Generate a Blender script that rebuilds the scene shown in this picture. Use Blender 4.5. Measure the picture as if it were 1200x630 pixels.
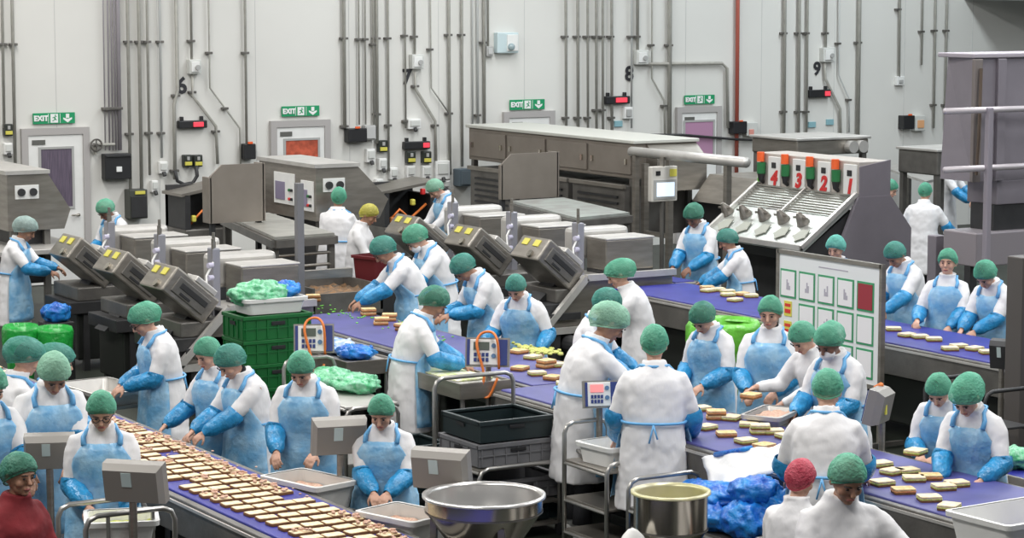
import bpy, bmesh, math, random
from mathutils import Vector, Matrix, Quaternion, noise
random.seed(7)
C = bpy.context.scene.collection
SC = bpy.context.scene
for o in list(bpy.data.objects): bpy.data.objects.remove(o)
R = math.radians
# ------------------------------------------------------------ camera
FPX, CZ, YAW = 2800.0, 4.34, R(30.8)
PITCH = math.atan(329/FPX)
cam = bpy.data.objects.new('camera', bpy.data.cameras.new('camera')); C.objects.link(cam)
cam.data.sensor_width = 36; cam.data.lens = FPX/1200*36
cam.data.clip_start = .5; cam.data.clip_end = 200
cam.location = (0, 0, CZ); cam.rotation_euler = (R(90)-PITCH, 0, -YAW)
cam.data.dof.use_dof = False
SC.camera = cam
# ------------------------------------------------------------ light and exposure
w = bpy.data.worlds.new('world'); SC.world = w; w.use_nodes = True
bg = w.node_tree.nodes['Background']; bg.inputs[0].default_value = (.93, .97, 1.0, 1); bg.inputs[1].default_value = .20
def area(x, y, z, sx, sy, power, col):
    l = bpy.data.lights.new('ceiling_lamp', 'AREA'); l.shape = 'RECTANGLE'; l.size = sx; l.size_y = sy; l.energy = power; l.color = col
    o = bpy.data.objects.new('ceiling_lamp', l); C.objects.link(o); o.location = (x, y, z)
for y in (10, 19, 28):
    for x, col in ((2, (1, .97, .92)), (10, (1, .98, .95)), (18, (.97, .99, 1)), (26, (.88, .96, 1))):
        area(x, y, 8.6, 1.4, 7, 500, col)
SC.view_settings.view_transform = 'Standard'; SC.view_settings.look = 'None'
SC.view_settings.gamma = 1; SC.view_settings.exposure = 0.0
SC.view_settings.use_curve_mapping = False
# ------------------------------------------------------------ position helpers: a ray of the camera met with a real plane
_fh = Vector((math.sin(YAW), math.cos(YAW), 0)); _r = Vector((math.cos(YAW), -math.sin(YAW), 0))
def ray(px, py):
    a = (px-600)/FPX; b = (315-py)/FPX; cp, sp = math.cos(PITCH), math.sin(PITCH)
    return _fh*(cp+b*sp) + _r*a + Vector((0, 0, -sp+b*cp))
def atz(px, py, z): d = ray(px, py); t = (z-CZ)/d.z; return Vector((d.x*t, d.y*t, z))
def atY(px, py, Y): d = ray(px, py); t = Y/d.y; return Vector((d.x*t, Y, CZ+d.z*t))
def atX(px, py, X): d = ray(px, py); t = X/d.x; return Vector((X, d.y*t, CZ+d.z*t))
# ------------------------------------------------------------ materials
MAT = {}
def mat(name, col, rough=.5, metal=0, noise_amt=0, nscale=8, bump=0, bscale=30, alpha=1, spec=.5, emit=None, trans=0, stretch=None, col2=None, coat=0):
    if name in MAT: return MAT[name]
    m = bpy.data.materials.new(name); m.use_nodes = True; nt = m.node_tree; b = nt.nodes['Principled BSDF']
    b.inputs['Base Color'].default_value = (*col, 1); b.inputs['Roughness'].default_value = rough
    b.inputs['Metallic'].default_value = metal; b.inputs['Specular IOR Level'].default_value = spec
    if coat: b.inputs['Coat Weight'].default_value = coat
    tc = nt.nodes.new('ShaderNodeTexCoord'); mp = nt.nodes.new('ShaderNodeMapping')
    nt.links.new(tc.outputs['Object'], mp.inputs[0])
    if stretch: mp.inputs['Scale'].default_value = stretch
    if noise_amt or col2:
        n = nt.nodes.new('ShaderNodeTexNoise'); n.inputs['Scale'].default_value = nscale; n.inputs['Detail'].default_value = 4
        nt.links.new(mp.outputs[0], n.inputs['Vector'])
        mx = nt.nodes.new('ShaderNodeMixRGB')
        rp = nt.nodes.new('ShaderNodeValToRGB'); rp.color_ramp.elements[0].position = .35; rp.color_ramp.elements[1].position = .65
        nt.links.new(n.outputs[0], rp.inputs[0]); nt.links.new(rp.outputs[0], mx.inputs[0])
        c2 = col2 or tuple(max(0, c*(1-noise_amt)) for c in col)
        mx.inputs[1].default_value = (*col, 1); mx.inputs[2].default_value = (*c2, 1)
        nt.links.new(mx.outputs[0], b.inputs['Base Color'])
    if bump:
        n2 = nt.nodes.new('ShaderNodeTexNoise'); n2.inputs['Scale'].default_value = bscale; n2.inputs['Detail'].default_value = 3
        nt.links.new(mp.outputs[0], n2.inputs['Vector'])
        bp = nt.nodes.new('ShaderNodeBump'); bp.inputs['Strength'].default_value = bump; bp.inputs['Distance'].default_value = .02
        nt.links.new(n2.outputs[0], bp.inputs['Height']); nt.links.new(bp.outputs[0], b.inputs['Normal'])
    if alpha < 1: b.inputs['Alpha'].default_value = alpha
    if trans: b.inputs['Transmission Weight'].default_value = trans
    if emit: b.inputs['Emission Color'].default_value = (*emit[0], 1); b.inputs['Emission Strength'].default_value = emit[1]
    MAT[name] = m; return m
steel = mat('brushed_steel', (.33, .305, .27), .36, .7, .22, 3, .08, 60, stretch=(1, 1, 6))
steel_l = mat('pale_steel', (.62, .60, .57), .42, .55, .15, 4, .05, 60)
steel_d = mat('dark_steel', (.20, .19, .175), .45, .6, .3, 4, .1, 40)
steel_b = mat('bright_steel', (.56, .52, .45), .2, .95, .25, 3, stretch=(1, 1, .3))
brown_st = mat('warm_sheet_metal', (.29, .255, .22), .5, .5, .12, 3)
mauve = mat('mauve_sheet_metal', (.27, .245, .275), .5, .35, .1, 3)
white_w = mat('wall_white', (.72, .712, .675), .6, 0, .05, .6)
white_p = mat('white_plastic', (.80, .80, .78), .4, 0, .05, 6)
grey_p = mat('grey_plastic', (.40, .40, .39), .5)
light_g = mat('light_grey_paint', (.50, .50, .49), .5)
pipe_m = mat('galvanised_pipe', (.42, .41, .37), .5, .1, .15, 9)
pipe_l = mat('pale_pipe', (.55, .56, .55), .5, .1)
pipe_v = mat('violet_grey_pipe', (.40, .37, .40), .5, .2)
red_pipe = mat('red_brown_pipe', (.42, .10, .07), .5)
black = mat('black_plastic', (.018, .018, .02), .45)
dark_m = mat('dark_painted_metal', (.045, .045, .047), .5, .3, .2, 6)
green_s = mat('sign_green', (.01, .30, .12), .5)
white_s = mat('sign_white', (.85, .86, .85), .5)
red_s = mat('signal_red', (.62, .03, .03), .45)
orange_s = mat('signal_orange', (.85, .13, .03), .4)
yellow_s = mat('label_yellow', (.66, .60, .10), .5)
green_d = mat('dark_green_lens', (.02, .16, .05), .4)
blue_belt = mat('violet_blue_belt', (.085, .085, .29), .45, 0, .25, 3, .03, 60)
blue_belt2 = mat('deep_blue_belt', (.028, .030, .29), .42, 0, .2, 6)
floor_m = mat('dark_floor', (.030, .036, .026), .5, 0, .5, 1.2, .05, 8)  # dark green-grey base, mottled darker in broad patches
coat_m = mat('white_coat_cotton', (.80, .79, .80), .85, 0, .04, 5, .4, 11, stretch=(1, 1, .4))
maroon_m = mat('maroon_coat_cotton', (.20, .012, .018), .85, 0, .2, 8, .3, 12)
trouser_m = mat('dark_trouser_cotton', (.03, .03, .035), .8)
boot_m = mat('white_rubber_boot', (.6, .6, .58), .5)
apron_m = mat('blue_plastic_apron', (.20, .52, .84), .3, 0, 0, 9, .8, 14, alpha=.70, spec=.7, col2=(.42, .70, .92))
sleeve_m = mat('blue_plastic_sleeve', (.03, .32, .66), .3, 0, .35, 12, .8, 22, spec=.6)
tie_m = mat('blue_plastic_strap', (.14, .42, .75), .4)
skin_a = mat('fair_skin', (.62, .36, .26), .5, 0, .12, 25)
skin_b = mat('tan_skin', (.42, .22, .14), .5, 0, .12, 25)
skin_c = mat('brown_skin', (.26, .13, .085), .5, 0, .12, 25)
hair_m = mat('dark_hair', (.035, .025, .02), .6)
hair_g = mat('grey_hair', (.32, .28, .24), .6)
collar_m = mat('black_knit_collar', (.012, .012, .015), .9)
lip_m = mat('lip_red', (.36, .12, .10), .5)
eye_m = mat('dark_eye', (.03, .02, .018), .3)
def film(m, a0, a1):
    nt = m.node_tree; lw = nt.nodes.new('ShaderNodeLayerWeight'); lw.inputs[0].default_value = .45
    mr = nt.nodes.new('ShaderNodeMapRange'); mr.inputs['To Min'].default_value = a0; mr.inputs['To Max'].default_value = a1
    nt.links.new(lw.outputs['Facing'], mr.inputs[0]); nt.links.new(mr.outputs[0], nt.nodes['Principled BSDF'].inputs['Alpha']); return m
def netmat(name, col, a):
    return film(mat(name, col, .55, 0, 0, 9, .9, 60, alpha=a, col2=tuple(min(1, c*1.25+.085) for c in col)), a-.16, min(1, a+.25))  # paler noise patches paint a whitish sheen into the net colour
NETS = dict(green=netmat('green_hair_net', (.06, .38, .23), .68), teal=netmat('teal_hair_net', (.018, .24, .185), .72),
    pale=netmat('pale_green_hair_net', (.24, .52, .36), .68), cyan=netmat('blue_green_hair_net', (.10, .48, .40), .70),
    grey=netmat('grey_green_hair_net', (.32, .45, .42), .65), dark=netmat('dark_green_hair_net', (.015, .20, .12), .72),
    yellow=netmat('yellow_hair_net', (.50, .45, .05), .75), red=netmat('red_hair_net', (.50, .03, .07), .85))
film(apron_m, .62, .95)
mask_m = mat('white_face_mask', (.8, .78, .8), .8)
orange_c = mat('orange_cable', (.75, .20, .04), .5)
green_cr = mat('green_crate_plastic', (.006, .14, .03), .4, 0, .15, 6)
grey_cr = mat('grey_crate_plastic', (.16, .16, .17), .5, 0, .15, 6)
dark_cr = mat('dark_crate_plastic', (.012, .022, .024), .4)
green_bag = mat('green_bag_film', (.02, .42, .06), .3, 0, .3, 9, .8, 16, spec=.7)
lime_bag = mat('lime_bag_film', (.16, .60, .05), .3, 0, .3, 7, .8, 12, spec=.7)
mint_bag = mat('green_leafy_bag_film', (.04, .42, .16), .3, 0, 0, 22, .9, 26, spec=.8, col2=(.28, .62, .42))
blue_bag = mat('blue_bag_film', (.008, .10, .48), .3, 0, 0, 7, 1, 18, spec=.5, col2=(.02, .26, .68))
crust_m = mat('brown_crust', (.30, .14, .05), .8, 0, .3, 30)
bread_m = mat('toasted_bread', (.66, .42, .18), .85, 0, 0, 30, .3, 60, col2=(.78, .60, .34))
butter_m = mat('pale_spread', (.84, .76, .54), .6, 0, 0, 26, .3, 50, col2=(.72, .56, .32))
meat_m = mat('pink_filling', (.60, .34, .26), .7, 0, 0, 40, .6, 60, col2=(.72, .52, .38))
salad_m = mat('green_salad', (.40, .50, .08), .7, 0, 0, 40, .6, 60, col2=(.70, .64, .25))
ham_m = mat('orange_filling', (.72, .36, .10), .7, 0, 0, 40, .6, 60, col2=(.62, .20, .10))
screen_m = mat('screen_glow', (.5, .6, .7), .3, emit=((.75, .87, 1), .9))
led_m = mat('red_led_display', (.5, .02, .03), .3, emit=((1, .08, .12), .9))
pink_glass = mat('pink_lit_pane', (.45, .25, .38), .25, spec=.6)
violet_glass = mat('violet_strip_curtain', (.16, .13, .18), .3, 0, .4, 7, stretch=(9, 1, .5))
red_cloth = mat('orange_red_notice', (.62, .12, .06), .5, 0, .5, 9)
navy_p = mat('navy_keypad', (.03, .05, .20), .4)
paper_m = mat('paper_white', (.78, .77, .80), .7)
ink_m = mat('grey_ink', (.40, .38, .45), .7)
gframe = mat('green_card_frame', (.05, .30, .14), .5)
perf_m = mat('perforated_steel', (.55, .60, .56), .35, .6, 0, 4, .1, 30, col2=(.42, .42, .40))
slot_m = mat('slatted_steel', (.45, .44, .40), .4, .6, .2, 5)
# ------------------------------------------------------------ object helpers
def tag(o, label=None, cat=None, group=None, kind=None):
    if label: o['label'] = label
    if cat: o['category'] = cat
    if group: o['group'] = group
    if kind: o['kind'] = kind
    return o
def thing(name, loc, label, cat, group=None, rz=0):
    o = bpy.data.objects.new(name, None); C.objects.link(o); o.location = loc; o.rotation_euler = (0, 0, rz)
    o.empty_display_size = .1
    return tag(o, label, cat, group)
def world_loc(p):
    v = Vector((0, 0, 0))
    while p is not None: v += Vector(p.location); p = p.parent
    return v
def copy_tree(o, parent=None):
    c = o.copy(); C.objects.link(c)
    if parent is not None: c.parent = parent
    for ch in list(o.children): copy_tree(ch, c)
    return c
class MB:
    """collects shapes into one mesh"""
    def __init__(s): s.bm = bmesh.new()
    def box(s, x0, x1, y0, y1, z0, z1, bev=0, m=None, mi=0):
        n0 = len(s.bm.verts); vs = [s.bm.verts.new((x, y, z)) for x in (x0, x1) for y in (y0, y1) for z in (z0, z1)]
        fs = [s.bm.faces.new([vs[i] for i in q]) for q in ((0, 1, 3, 2), (4, 6, 7, 5), (0, 4, 5, 1), (2, 3, 7, 6), (0, 2, 6, 4), (1, 5, 7, 3))]
        for f in fs: f.material_index = mi
        if bev: 
            ed = list({e for f in fs for e in f.edges})
            r = bmesh.ops.bevel(s.bm, geom=ed, offset=bev, segments=2, affect='EDGES', profile=.5)
            vs = list({v for f in r['faces'] for v in f.verts} | {v for v in vs if v.is_valid})
            for f in r['faces']: f.material_index = mi
        if m is not None: bmesh.ops.transform(s.bm, matrix=m, verts=[v for v in vs if v.is_valid])
        return s
    def ring(s, pts): return [s.bm.verts.new(p) for p in pts]
    def loft(s, rings, cap=True, close=True, mi=0):
        rs = [s.ring(r) for r in rings]; n = len(rs[0]); fs = []
        for a, b in zip(rs, rs[1:]):
            for i in range(n if close else n-1):
                j = (i+1) % n; fs.append(s.bm.faces.new((a[i], a[j], b[j], b[i])))
        if cap:
            fs.append(s.bm.faces.new(rs[0][::-1])); fs.append(s.bm.faces.new(rs[-1]))
        for f in fs: f.material_index = mi
        return rs
    def tube(s, pts, r, seg=10, cap=True, mi=0, sq=False):
        pts = [Vector(p) for p in pts]; rr = r if isinstance(r, (list, tuple)) else [r]*len(pts)
        rings = []; up = None
        for i, p in enumerate(pts):
            d = (pts[min(i+1, len(pts)-1)]-pts[max(i-1, 0)]).normalized()
            if up is None:
                up = d.orthogonal().normalized()
                if abs(d.z) < .9: up = Vector((0, 0, 1)).cross(d).normalized()
            up = (up - d*up.dot(d)).normalized(); v = d.cross(up); n = seg
            off = math.pi/4 if sq else 0
            k = 1.414 if sq else 1
            rings.append([p + (up*math.cos(2*math.pi*j/n+off) + v*math.sin(2*math.pi*j/n+off))*rr[i]*k for j in range(n)])
        s.loft(rings, cap, mi=mi); return s
    def cyl(s, a, b, r, seg=14, mi=0): return s.tube([a, b], r, seg, mi=mi)
    def bar(s, a, b, r, mi=0): return s.tube([a, b], r, 4, mi=mi, sq=True)
    def prism(s, poly, vec, mi=0):
        vec = Vector(vec); s.loft([[Vector(p) for p in poly], [Vector(p)+vec for p in poly]], mi=mi); return s
    def ell(s, c, rad, seg=16, rings=10, m=None, mi=0):
        c = Vector(c); rs = []
        top = []
        for i in range(1, rings):
            t = math.pi*i/rings
            rs.append([Vector((math.cos(2*math.pi*j/seg)*math.sin(t)*rad[0], math.sin(2*math.pi*j/seg)*math.sin(t)*rad[1], math.cos(t)*rad[2])) for j in range(seg)])
        M = m or Matrix()
        rs = [[c + M @ v for v in r] for r in rs]
        vr = s.loft(rs, cap=False, mi=mi)
        a = s.bm.verts.new(c + M @ Vector((0, 0, rad[2]))); b = s.bm.verts.new(c + M @ Vector((0, 0, -rad[2])))
        for j in range(seg):
            k = (j+1) % seg
            s.bm.faces.new((a, vr[0][k], vr[0][j])).material_index = mi; s.bm.faces.new((b, vr[-1][j], vr[-1][k])).material_index = mi
        return s
    def lathe(s, prof, c=(0, 0, 0), seg=40, cap=False, mi=0):
        c = Vector(c)
        s.loft([[c+Vector((r*math.cos(2*math.pi*j/seg), r*math.sin(2*math.pi*j/seg), z)) for j in range(seg)] for r, z in prof], cap=cap, mi=mi); return s
    def build(s, name, m, parent=None, smooth=False, mats=None, world=False):
        me = bpy.data.meshes.new(name)
        bmesh.ops.recalc_face_normals(s.bm, faces=s.bm.faces)
        o = bpy.data.objects.new(name, me); C.objects.link(o)
        if parent is not None:
            o.parent = parent
            if world: bmesh.ops.translate(s.bm, vec=-world_loc(parent), verts=s.bm.verts)
        elif world:      # a thing of one mesh: its origin at the foot of its own geometry
            c = sum((v.co for v in s.bm.verts), Vector())/max(1, len(s.bm.verts)); c.z = min(v.co.z for v in s.bm.verts)
            bmesh.ops.translate(s.bm, vec=-c, verts=s.bm.verts); o.location = c
        s.bm.to_mesh(me); s.bm.free()
        for q in (mats or [m]): me.materials.append(q)
        if smooth:
            for p in me.polygons: p.use_smooth = True
            if smooth == 'auto':
                for e in me.edges: pass
                md = o.modifiers.new('w', 'EDGE_SPLIT'); md.split_angle = R(40)
        return o
def text_mesh(txt, size, m, name, parent, loc, rot=(R(90), 0, 0), depth=.004, bold=0.0, shear=0):
    cu = bpy.data.curves.new('t', 'FONT'); cu.body = txt; cu.size = size; cu.align_x = 'CENTER'; cu.align_y = 'CENTER'; cu.extrude = depth; cu.offset = bold; cu.shear = shear
    cu.resolution_u = 3
    t = bpy.data.objects.new('t', cu); C.objects.link(t)
    dg = bpy.context.evaluated_depsgraph_get(); me = bpy.data.meshes.new_from_object(t.evaluated_get(dg)); bpy.data.objects.remove(t)
    o = bpy.data.objects.new(name, me); C.objects.link(o); me.materials.clear(); me.materials.append(m)
    o.parent = parent; o.location = loc; o.rotation_euler = rot
    return o
# ============================================================ THE SETTING
WY = 33.5
b = MB(); b.box(-6, 42, WY, WY+.2, 0, 7.2); wall = b.build('wall_back', white_w); tag(wall, kind='structure')
b = MB()
for i in range(30):
    x = -5.4 + i*1.6; b.box(x, x+.008, WY-.004, WY+.01, 0, 7.2)
b.build('panel_seam', mat('seam_grey', (.55, .55, .54), .7), wall)
b = MB(); b.box(-6, 42, 4, WY+.2, -.2, 0); fl = b.build('floor', floor_m); tag(fl, kind='structure')
# soffit at the upper right
p0 = atY(1130, 3, WY); b = MB(); b.box(p0.x, 42, WY-1.9, WY, p0.z+.05, 7.2); so = b.build('trim_1', mat('soffit_grey', (.42, .43, .42), .7)); tag(so, kind='structure')
b = MB(); b.box(p0.x, 42, WY-1.93, WY-1.9, p0.z+.0, p0.z+.25); b.build('edge_strip', mat('soffit_edge', (.30, .32, .30), .6), so)

def door(n, xl, xr, ztop, glass, gx0, gx1, gz0, gz1, plate=True, notice=None):
    y = WY
    b = MB(); t = .10
    b.box(xl, xl+t, y-.07, y, 0, ztop); b.box(xr-t, xr, y-.07, y, 0, ztop); b.box(xl+t, xr-t, y-.07, y, ztop-t, ztop)
    d = b.build('door_%d' % n, mat('door_frame_grey', (.42, .40, .39), .5)); tag(d, kind='structure')
    b = MB(); b.box(xl+t, xr-t, y-.05, y+.0, 0.01, ztop-t, .004); b.build('door_leaf', white_p, d)
    b = MB(); f = .035
    b.box(gx0-f, gx1+f, y-.065, y-.04, gz0-f, gz0); b.box(gx0-f, gx1+f, y-.065, y-.04, gz1, gz1+f)
    b.box(gx0-f, gx0, y-.065, y-.04, gz0, gz1); b.box(gx1, gx1+f, y-.065, y-.04, gz0, gz1); b.build('window_frame', grey_p, d)
    b = MB(); b.box(gx0, gx1, y-.056, y-.046, gz0, gz1); b.build('window_pane', glass, d)
    if plate:
        b = MB(); b.box(xl+t+.06, xl+t+.26, y-.062, y-.05, ztop-t-.14, ztop-t-.07); b.build('name_plate', mat('plate_dark', (.12, .12, .11), .4), d)
    b = MB(); b.cyl((xr-t-.10, y-.05, 1.02), (xr-t-.10, y-.11, 1.02), .02); b.cyl((xr-t-.10, y-.11, 1.02), (xr-t-.22, y-.11, 1.02), .012)
    b.build('door_handle', steel_b, d)
    return d
door(1, 11.64, 12.68, 2.31, violet_glass, 11.93, 12.40, 1.15, 2.0)
door(2, 15.62, 16.64, 2.31, red_cloth, 15.87, 16.42, 1.5, 2.0)
d3 = door(3, 19.78, 20.76, 2.34, violet_glass, 20.05, 20.5, 1.3, 2.0)
door(4, 23.20, 24.13, 2.33, pink_glass, 23.37, 23.95, 1.45, 2.07)

def exit_sign(x, which, wd):
    t = thing('exit_sign', (x, WY-.03, 2.45), 'green and white exit sign above %s' % which, 'sign', 'emergency exit signs')
    h = wd*.25
    b = MB(); b.box(-wd/2, wd/2, -.015, .015, -h/2, h/2, .004); b.build('sign_panel', green_s, t)
    text_mesh('EXIT', h*.66, white_s, 'lettering', t, (-wd*.315, -.02, 0), bold=.006)
    b = MB(); b.box(-wd*.145, -wd*.135, -.02, -.014, -h*.42, h*.42); b.box(wd*.135, wd*.145, -.02, -.014, -h*.42, h*.42)
    # doorway and running figure
    b.box(-wd*.09, wd*.09, -.019, -.015, -h*.4, h*.4); b.build('pictogram_doorway', white_s, t)
    b = MB(); y = -.022; s = h
    def q(pts): b.prism([(px*s, y, pz*s) for px, pz in pts], (0, .002, 0))
    q([(-.04, .12), (.08, .16), (.12, -.02), (0, -.06)]); q([(0, -.06), (.12, -.02), (.22, -.14), (.16, -.2), (.06, -.12)])
    q([(.0, -.06), (.08, -.08), (-.05, -.24), (-.2, -.26), (-.2, -.2), (-.08, -.18)]); q([(-.04, .12), (-.02, .05), (-.16, .02), (-.18, .08)])
    q([(.08, .16), (.22, .1), (.24, .15), (.1, .22)])
    b.ell((.1*s, y, .27*s), (.06*s, .003, .06*s)); b.build('running_figure', green_s, t)
    b = MB(); cx = wd*.32; y = -.018
    b.prism([(cx-.04*wd, y, h*.38), (cx+.04*wd, y, h*.38), (cx+.04*wd, y, 0), (cx-.04*wd, y, 0)], (0, .003, 0))
    b.prism([(cx-.105*wd, y, .05*h), (cx, y, -.1*h), (cx+.105*wd, y, .05*h), (cx+.105*wd, y, -.1*h), (cx, y, -.42*h), (cx-.105*wd, y, -.1*h)], (0, .003, 0))
    b.build('down_arrow', white_s, t)
exit_sign(12.15, 'the leftmost door with a dark violet pane', .64)
exit_sign(16.14, 'the door with an orange red pane', .64)
exit_sign(20.24, 'the door mostly hidden by the long steel tunnel machine', .66)
exit_sign(23.68, 'the rightmost door with a pink pane', .62)
num_m = mat('number_black', (.03, .03, .035), .5)
def wall_number(d, px, py, sz, where, rot=0, sh=0):
    p = atY(px, py, WY-.012)
    o = text_mesh(d, sz, num_m, 'wall_number', None, p, rot=(R(90), rot, 0), bold=.010, shear=sh)
    tag(o, 'black number %s painted on the wall %s' % (dict(zip('6789', ('six', 'seven', 'eight', 'nine')))[d], where), 'number')
wall_number('6', 213, 101, .34, 'left of a small pale junction box')
wall_number('7', 477, 91, .34, 'half hidden behind a thin pipe')
wall_number('8', 737.5, 87, .34, 'above a red lit clock display')
wall_number('9', 957.5, 81, .32, 'beside the rightmost junction box with bent pipes')
# ------------------------------------------------------------ pipes on the wall
def pipe(pts, r, label, m=pipe_m, clips=(), group=None, cat='pipe', ztop=True, y=WY-.06, name='conduit_pipe'):
    r *= .82
    P = [atY(px, py, y) for px, py in pts]
    if ztop and pts[0][1] <= 0: P[0] = Vector((P[0].x, P[0].y, 6.9))
    c = P[-1].copy(); t = thing(name, (c.x, c.y, c.z), label, cat, group)
    b = MB(); b.tube(P, r, 8); b.build('pipe_run', m, t, smooth=True, world=True)
    for cy in clips:
        # point of the run at that height
        for (ax, ay), (bx, by) in zip(pts, pts[1:]):
            if ay <= cy <= by and by > ay:
                px = ax+(bx-ax)*(cy-ay)/(by-ay); q = atY(px, cy, y)
                b = MB(); b.box(q.x-r-.035, q.x+r+.035, y-.02, WY, q.z-.018, q.z+.018, .004); b.build('pipe_clip', steel_d, t, world=True); break
    return t
L = 'grey wall pipe, '
pipe([(4, 0), (5, 150)], .026, L+'first from the left edge, ending at a switch box', clips=(52,))
pipe([(15, 0), (18, 196)], .03, L+'second from the left edge', clips=(52,))
for i, x in enumerate((122, 127, 131, 134.5, 139)):
    pipe([(x-.5, 0), (x+1.5, 176)], (.012, .016, .016, .018, .04)[i], 'violet grey pipe bundled above the fuse box, %s of five' % ('first', 'second', 'third', 'fourth', 'fifth and widest')[i], pipe_v, group='pipe bundle above the fuse box')
b = MB(); p = atY(131, 127, WY-.05); b.box(p.x-.15, p.x+.15, WY-.12, WY, p.z-.02, p.z+.02, .005)
tag(b.build('pipe_bracket', steel_d, world=True), 'dark bracket bar across the violet grey pipe bundle', 'bracket')
pipe([(149.5, 0), (153, 225)], .032, L+'first of four right of the pipe bundle', clips=(49, 157))
pipe([(162.5, 0), (166, 225)], .034, L+'second of four right of the pipe bundle', clips=(49,))
pipe([(172, 0), (175.5, 205)], .026, L+'third of four right of the pipe bundle', clips=(49, 156))
pipe([(187, 0), (189.5, 185)], .026, L+'fourth of four right of the pipe bundle', pipe_l, clips=(49, 156))
pipe([(206, 0), (208, 105), (204, 122), (205, 210)], .036, L+'bending left below the number six', clips=(112, 200))
pipe([(224, 0), (224.5, 70)], .026, L+'ending in the junction box beside the number six', clips=(48,))
pipe([(225.5, 88), (225.5, 112), (253, 148), (255, 192)], .03, 'grey pipe jogging right below the junction box beside number six', clips=(108, 154), ztop=False)
pipe([(244, 0), (246, 103), (281, 150), (282, 192)], .018, L+'thin and jogging right, right of number six', clips=(62, 127))
pipe([(287, 0), (289, 168)], .026, L+'ending at a black box left of the second door', clips=(62,))
pipe([(403, 0), (404, 150)], .036, L+'thick and dark, right of the second door', clips=(45, 148))
pipe([(420.5, 0), (421, 146)], .018, L+'thin, first of three above the black control box', clips=(46,))
pipe([(428, 0), (428.5, 146)], .018, L+'thin, second of three above the black control box', clips=(46,))
pipe([(437, 0), (438, 146)], .02, L+'third of three above the black control box', clips=(52,))
pipe([(441.5, 0), (442, 168)], .034, L+'thicker, right of the three thin ones', clips=(45, 134))
pipe([(454.5, 0), (455.5, 200)], .024, L+'straight, left of number seven', clips=(45, 147))
pipe([(474, 0), (475.5, 150)], .02, L+'passing over the number seven', clips=(42, 142))
pipe([(485, 0), (486, 66)], .026, L+'ending in the junction box beside the number seven', clips=(43,))
pipe([(486.5, 84), (487, 104), (510, 142), (511, 190)], .03, 'grey pipe jogging right below the junction box beside number seven', clips=(101, 147), ztop=False)
pipe([(503, 0), (505.5, 103), (525, 131)], .016, L+'thin and jogging right to meet a straight one', clips=(58,))
pipe([(525.5, 0), (527, 205)], .034, L+'where the thin jogging one ends', clips=(41, 133))
pipe([(541, 0), (541.5, 195)], .03, L+'left of the pale pair', clips=(41,))
pipe([(553, 0), (554, 150)], .018, 'pale pipe on the white wall, left one of the pair', pipe_l)
pipe([(558.5, 0), (560, 150)], .026, 'pale pipe on the white wall, right one of the pair', pipe_l, clips=(135,))
pipe([(566.5, 0), (567.5, 160)], .034, L+'right of the pale pair, left of the lamp unit', clips=(50,))
pipe([(571, 0), (572, 56)], .022, L+'short, ending in a small box beside the lamp unit')
for x, bt, r_, k in ((662, 160, .028, 'first'), (676, 160, .032, 'second'), (687.5, 155, .026, 'third'), (697.5, 160, .028, 'fourth'), (705, 155, .026, 'fifth'), (715.5, 155, .03, 'sixth')):
    pipe([(x, 0), (x+1.5, bt)], r_, L+k+' of the row of six left of number eight', clips=(43, 129 if k in ('fourth', 'fifth') else 138), group='row of six pipes left of number eight')
pipe([(739, 0), (740, 150)], .022, L+'thin, passing behind the number eight', pipe_l, clips=(43,))
pipe([(746, 0), (747, 60)], .032, L+'ending in the junction box above number eight', clips=(43,))
pipe([(763, 0), (764, 92), (778.5, 118), (779, 165)], .02, L+'thin and jogging right, right of number eight', clips=(53, 124))
pipe([(784, 0), (784.5, 170)], .045, L+'thick, left of the pink pane door', clips=(53,))
P = [(756, 75), (846, 74), (852, 80), (853, 150)]
pipe(P, .034, 'grey pipe running level from the junction box above number eight then down', ztop=False)
pipe([(864, 0), (863, 210)], .042, 'red brown pipe running down the white wall', red_pipe)
for x, bt, r_, k in ((919, 160, .036, 'first'), (936, 160, .034, 'second'), (945.5, 160, .026, 'third')):
    pipe([(x, 0), (x-.5, bt)], r_, L+k+' of three left of number nine', clips=(39, 131), group='three pipes left of number nine')
pipe([(968, 0), (967.5, 58)], .028, L+'ending in the junction box beside the number nine', clips=(39,))
pipe([(966.5, 72), (967, 92), (984.5, 128), (985, 158)], .03, 'grey pipe jogging right below the junction box beside number nine', ztop=False)
pipe([(982, 0), (983, 88), (995, 116), (995, 155)], .018, L+'thin and jogging right, right of number nine', pipe_l, clips=(51, 117))
pipe([(1006.5, 0), (1005, 158)], .045, L+'thick, right of number nine', clips=(50,))
pipe([(1053, 0), (1053.5, 90)], .028, L+'ending in a small socket box on the right', clips=(11,))
pipe([(1081, 0), (1080, 76)], .022, L+'short and cut off above the right hand control box', clips=(37,))
pipe([(1096, 0), (1094, 150)], .026, L+'left one of the two at the far right', clips=(36, 123))
pipe([(1110, 0), (1107, 150)], .026, L+'right one of the two at the far right', clips=(36, 123))
P = [(760, 158), (800, 158), (860, 163), (905, 165)]
b = MB(); b.tube([atY(x, y, WY-.1) for x, y in P], .022, 8)
tag(b.build('level_hose', dark_m, smooth=True, world=True), 'dark hose running level in front of the pink pane door', 'hose')
b = MB(); b.tube([atY(x, y, WY-.14) for x, y in ((205, 200), (208, 212), (216, 216), (226, 214), (231, 206), (230, 194))], .028, 8)
tag(b.build('looped_cable', dark_m, smooth=True, world=True), 'thick dark cable looping below the two yellow and black switches', 'cable')
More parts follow.
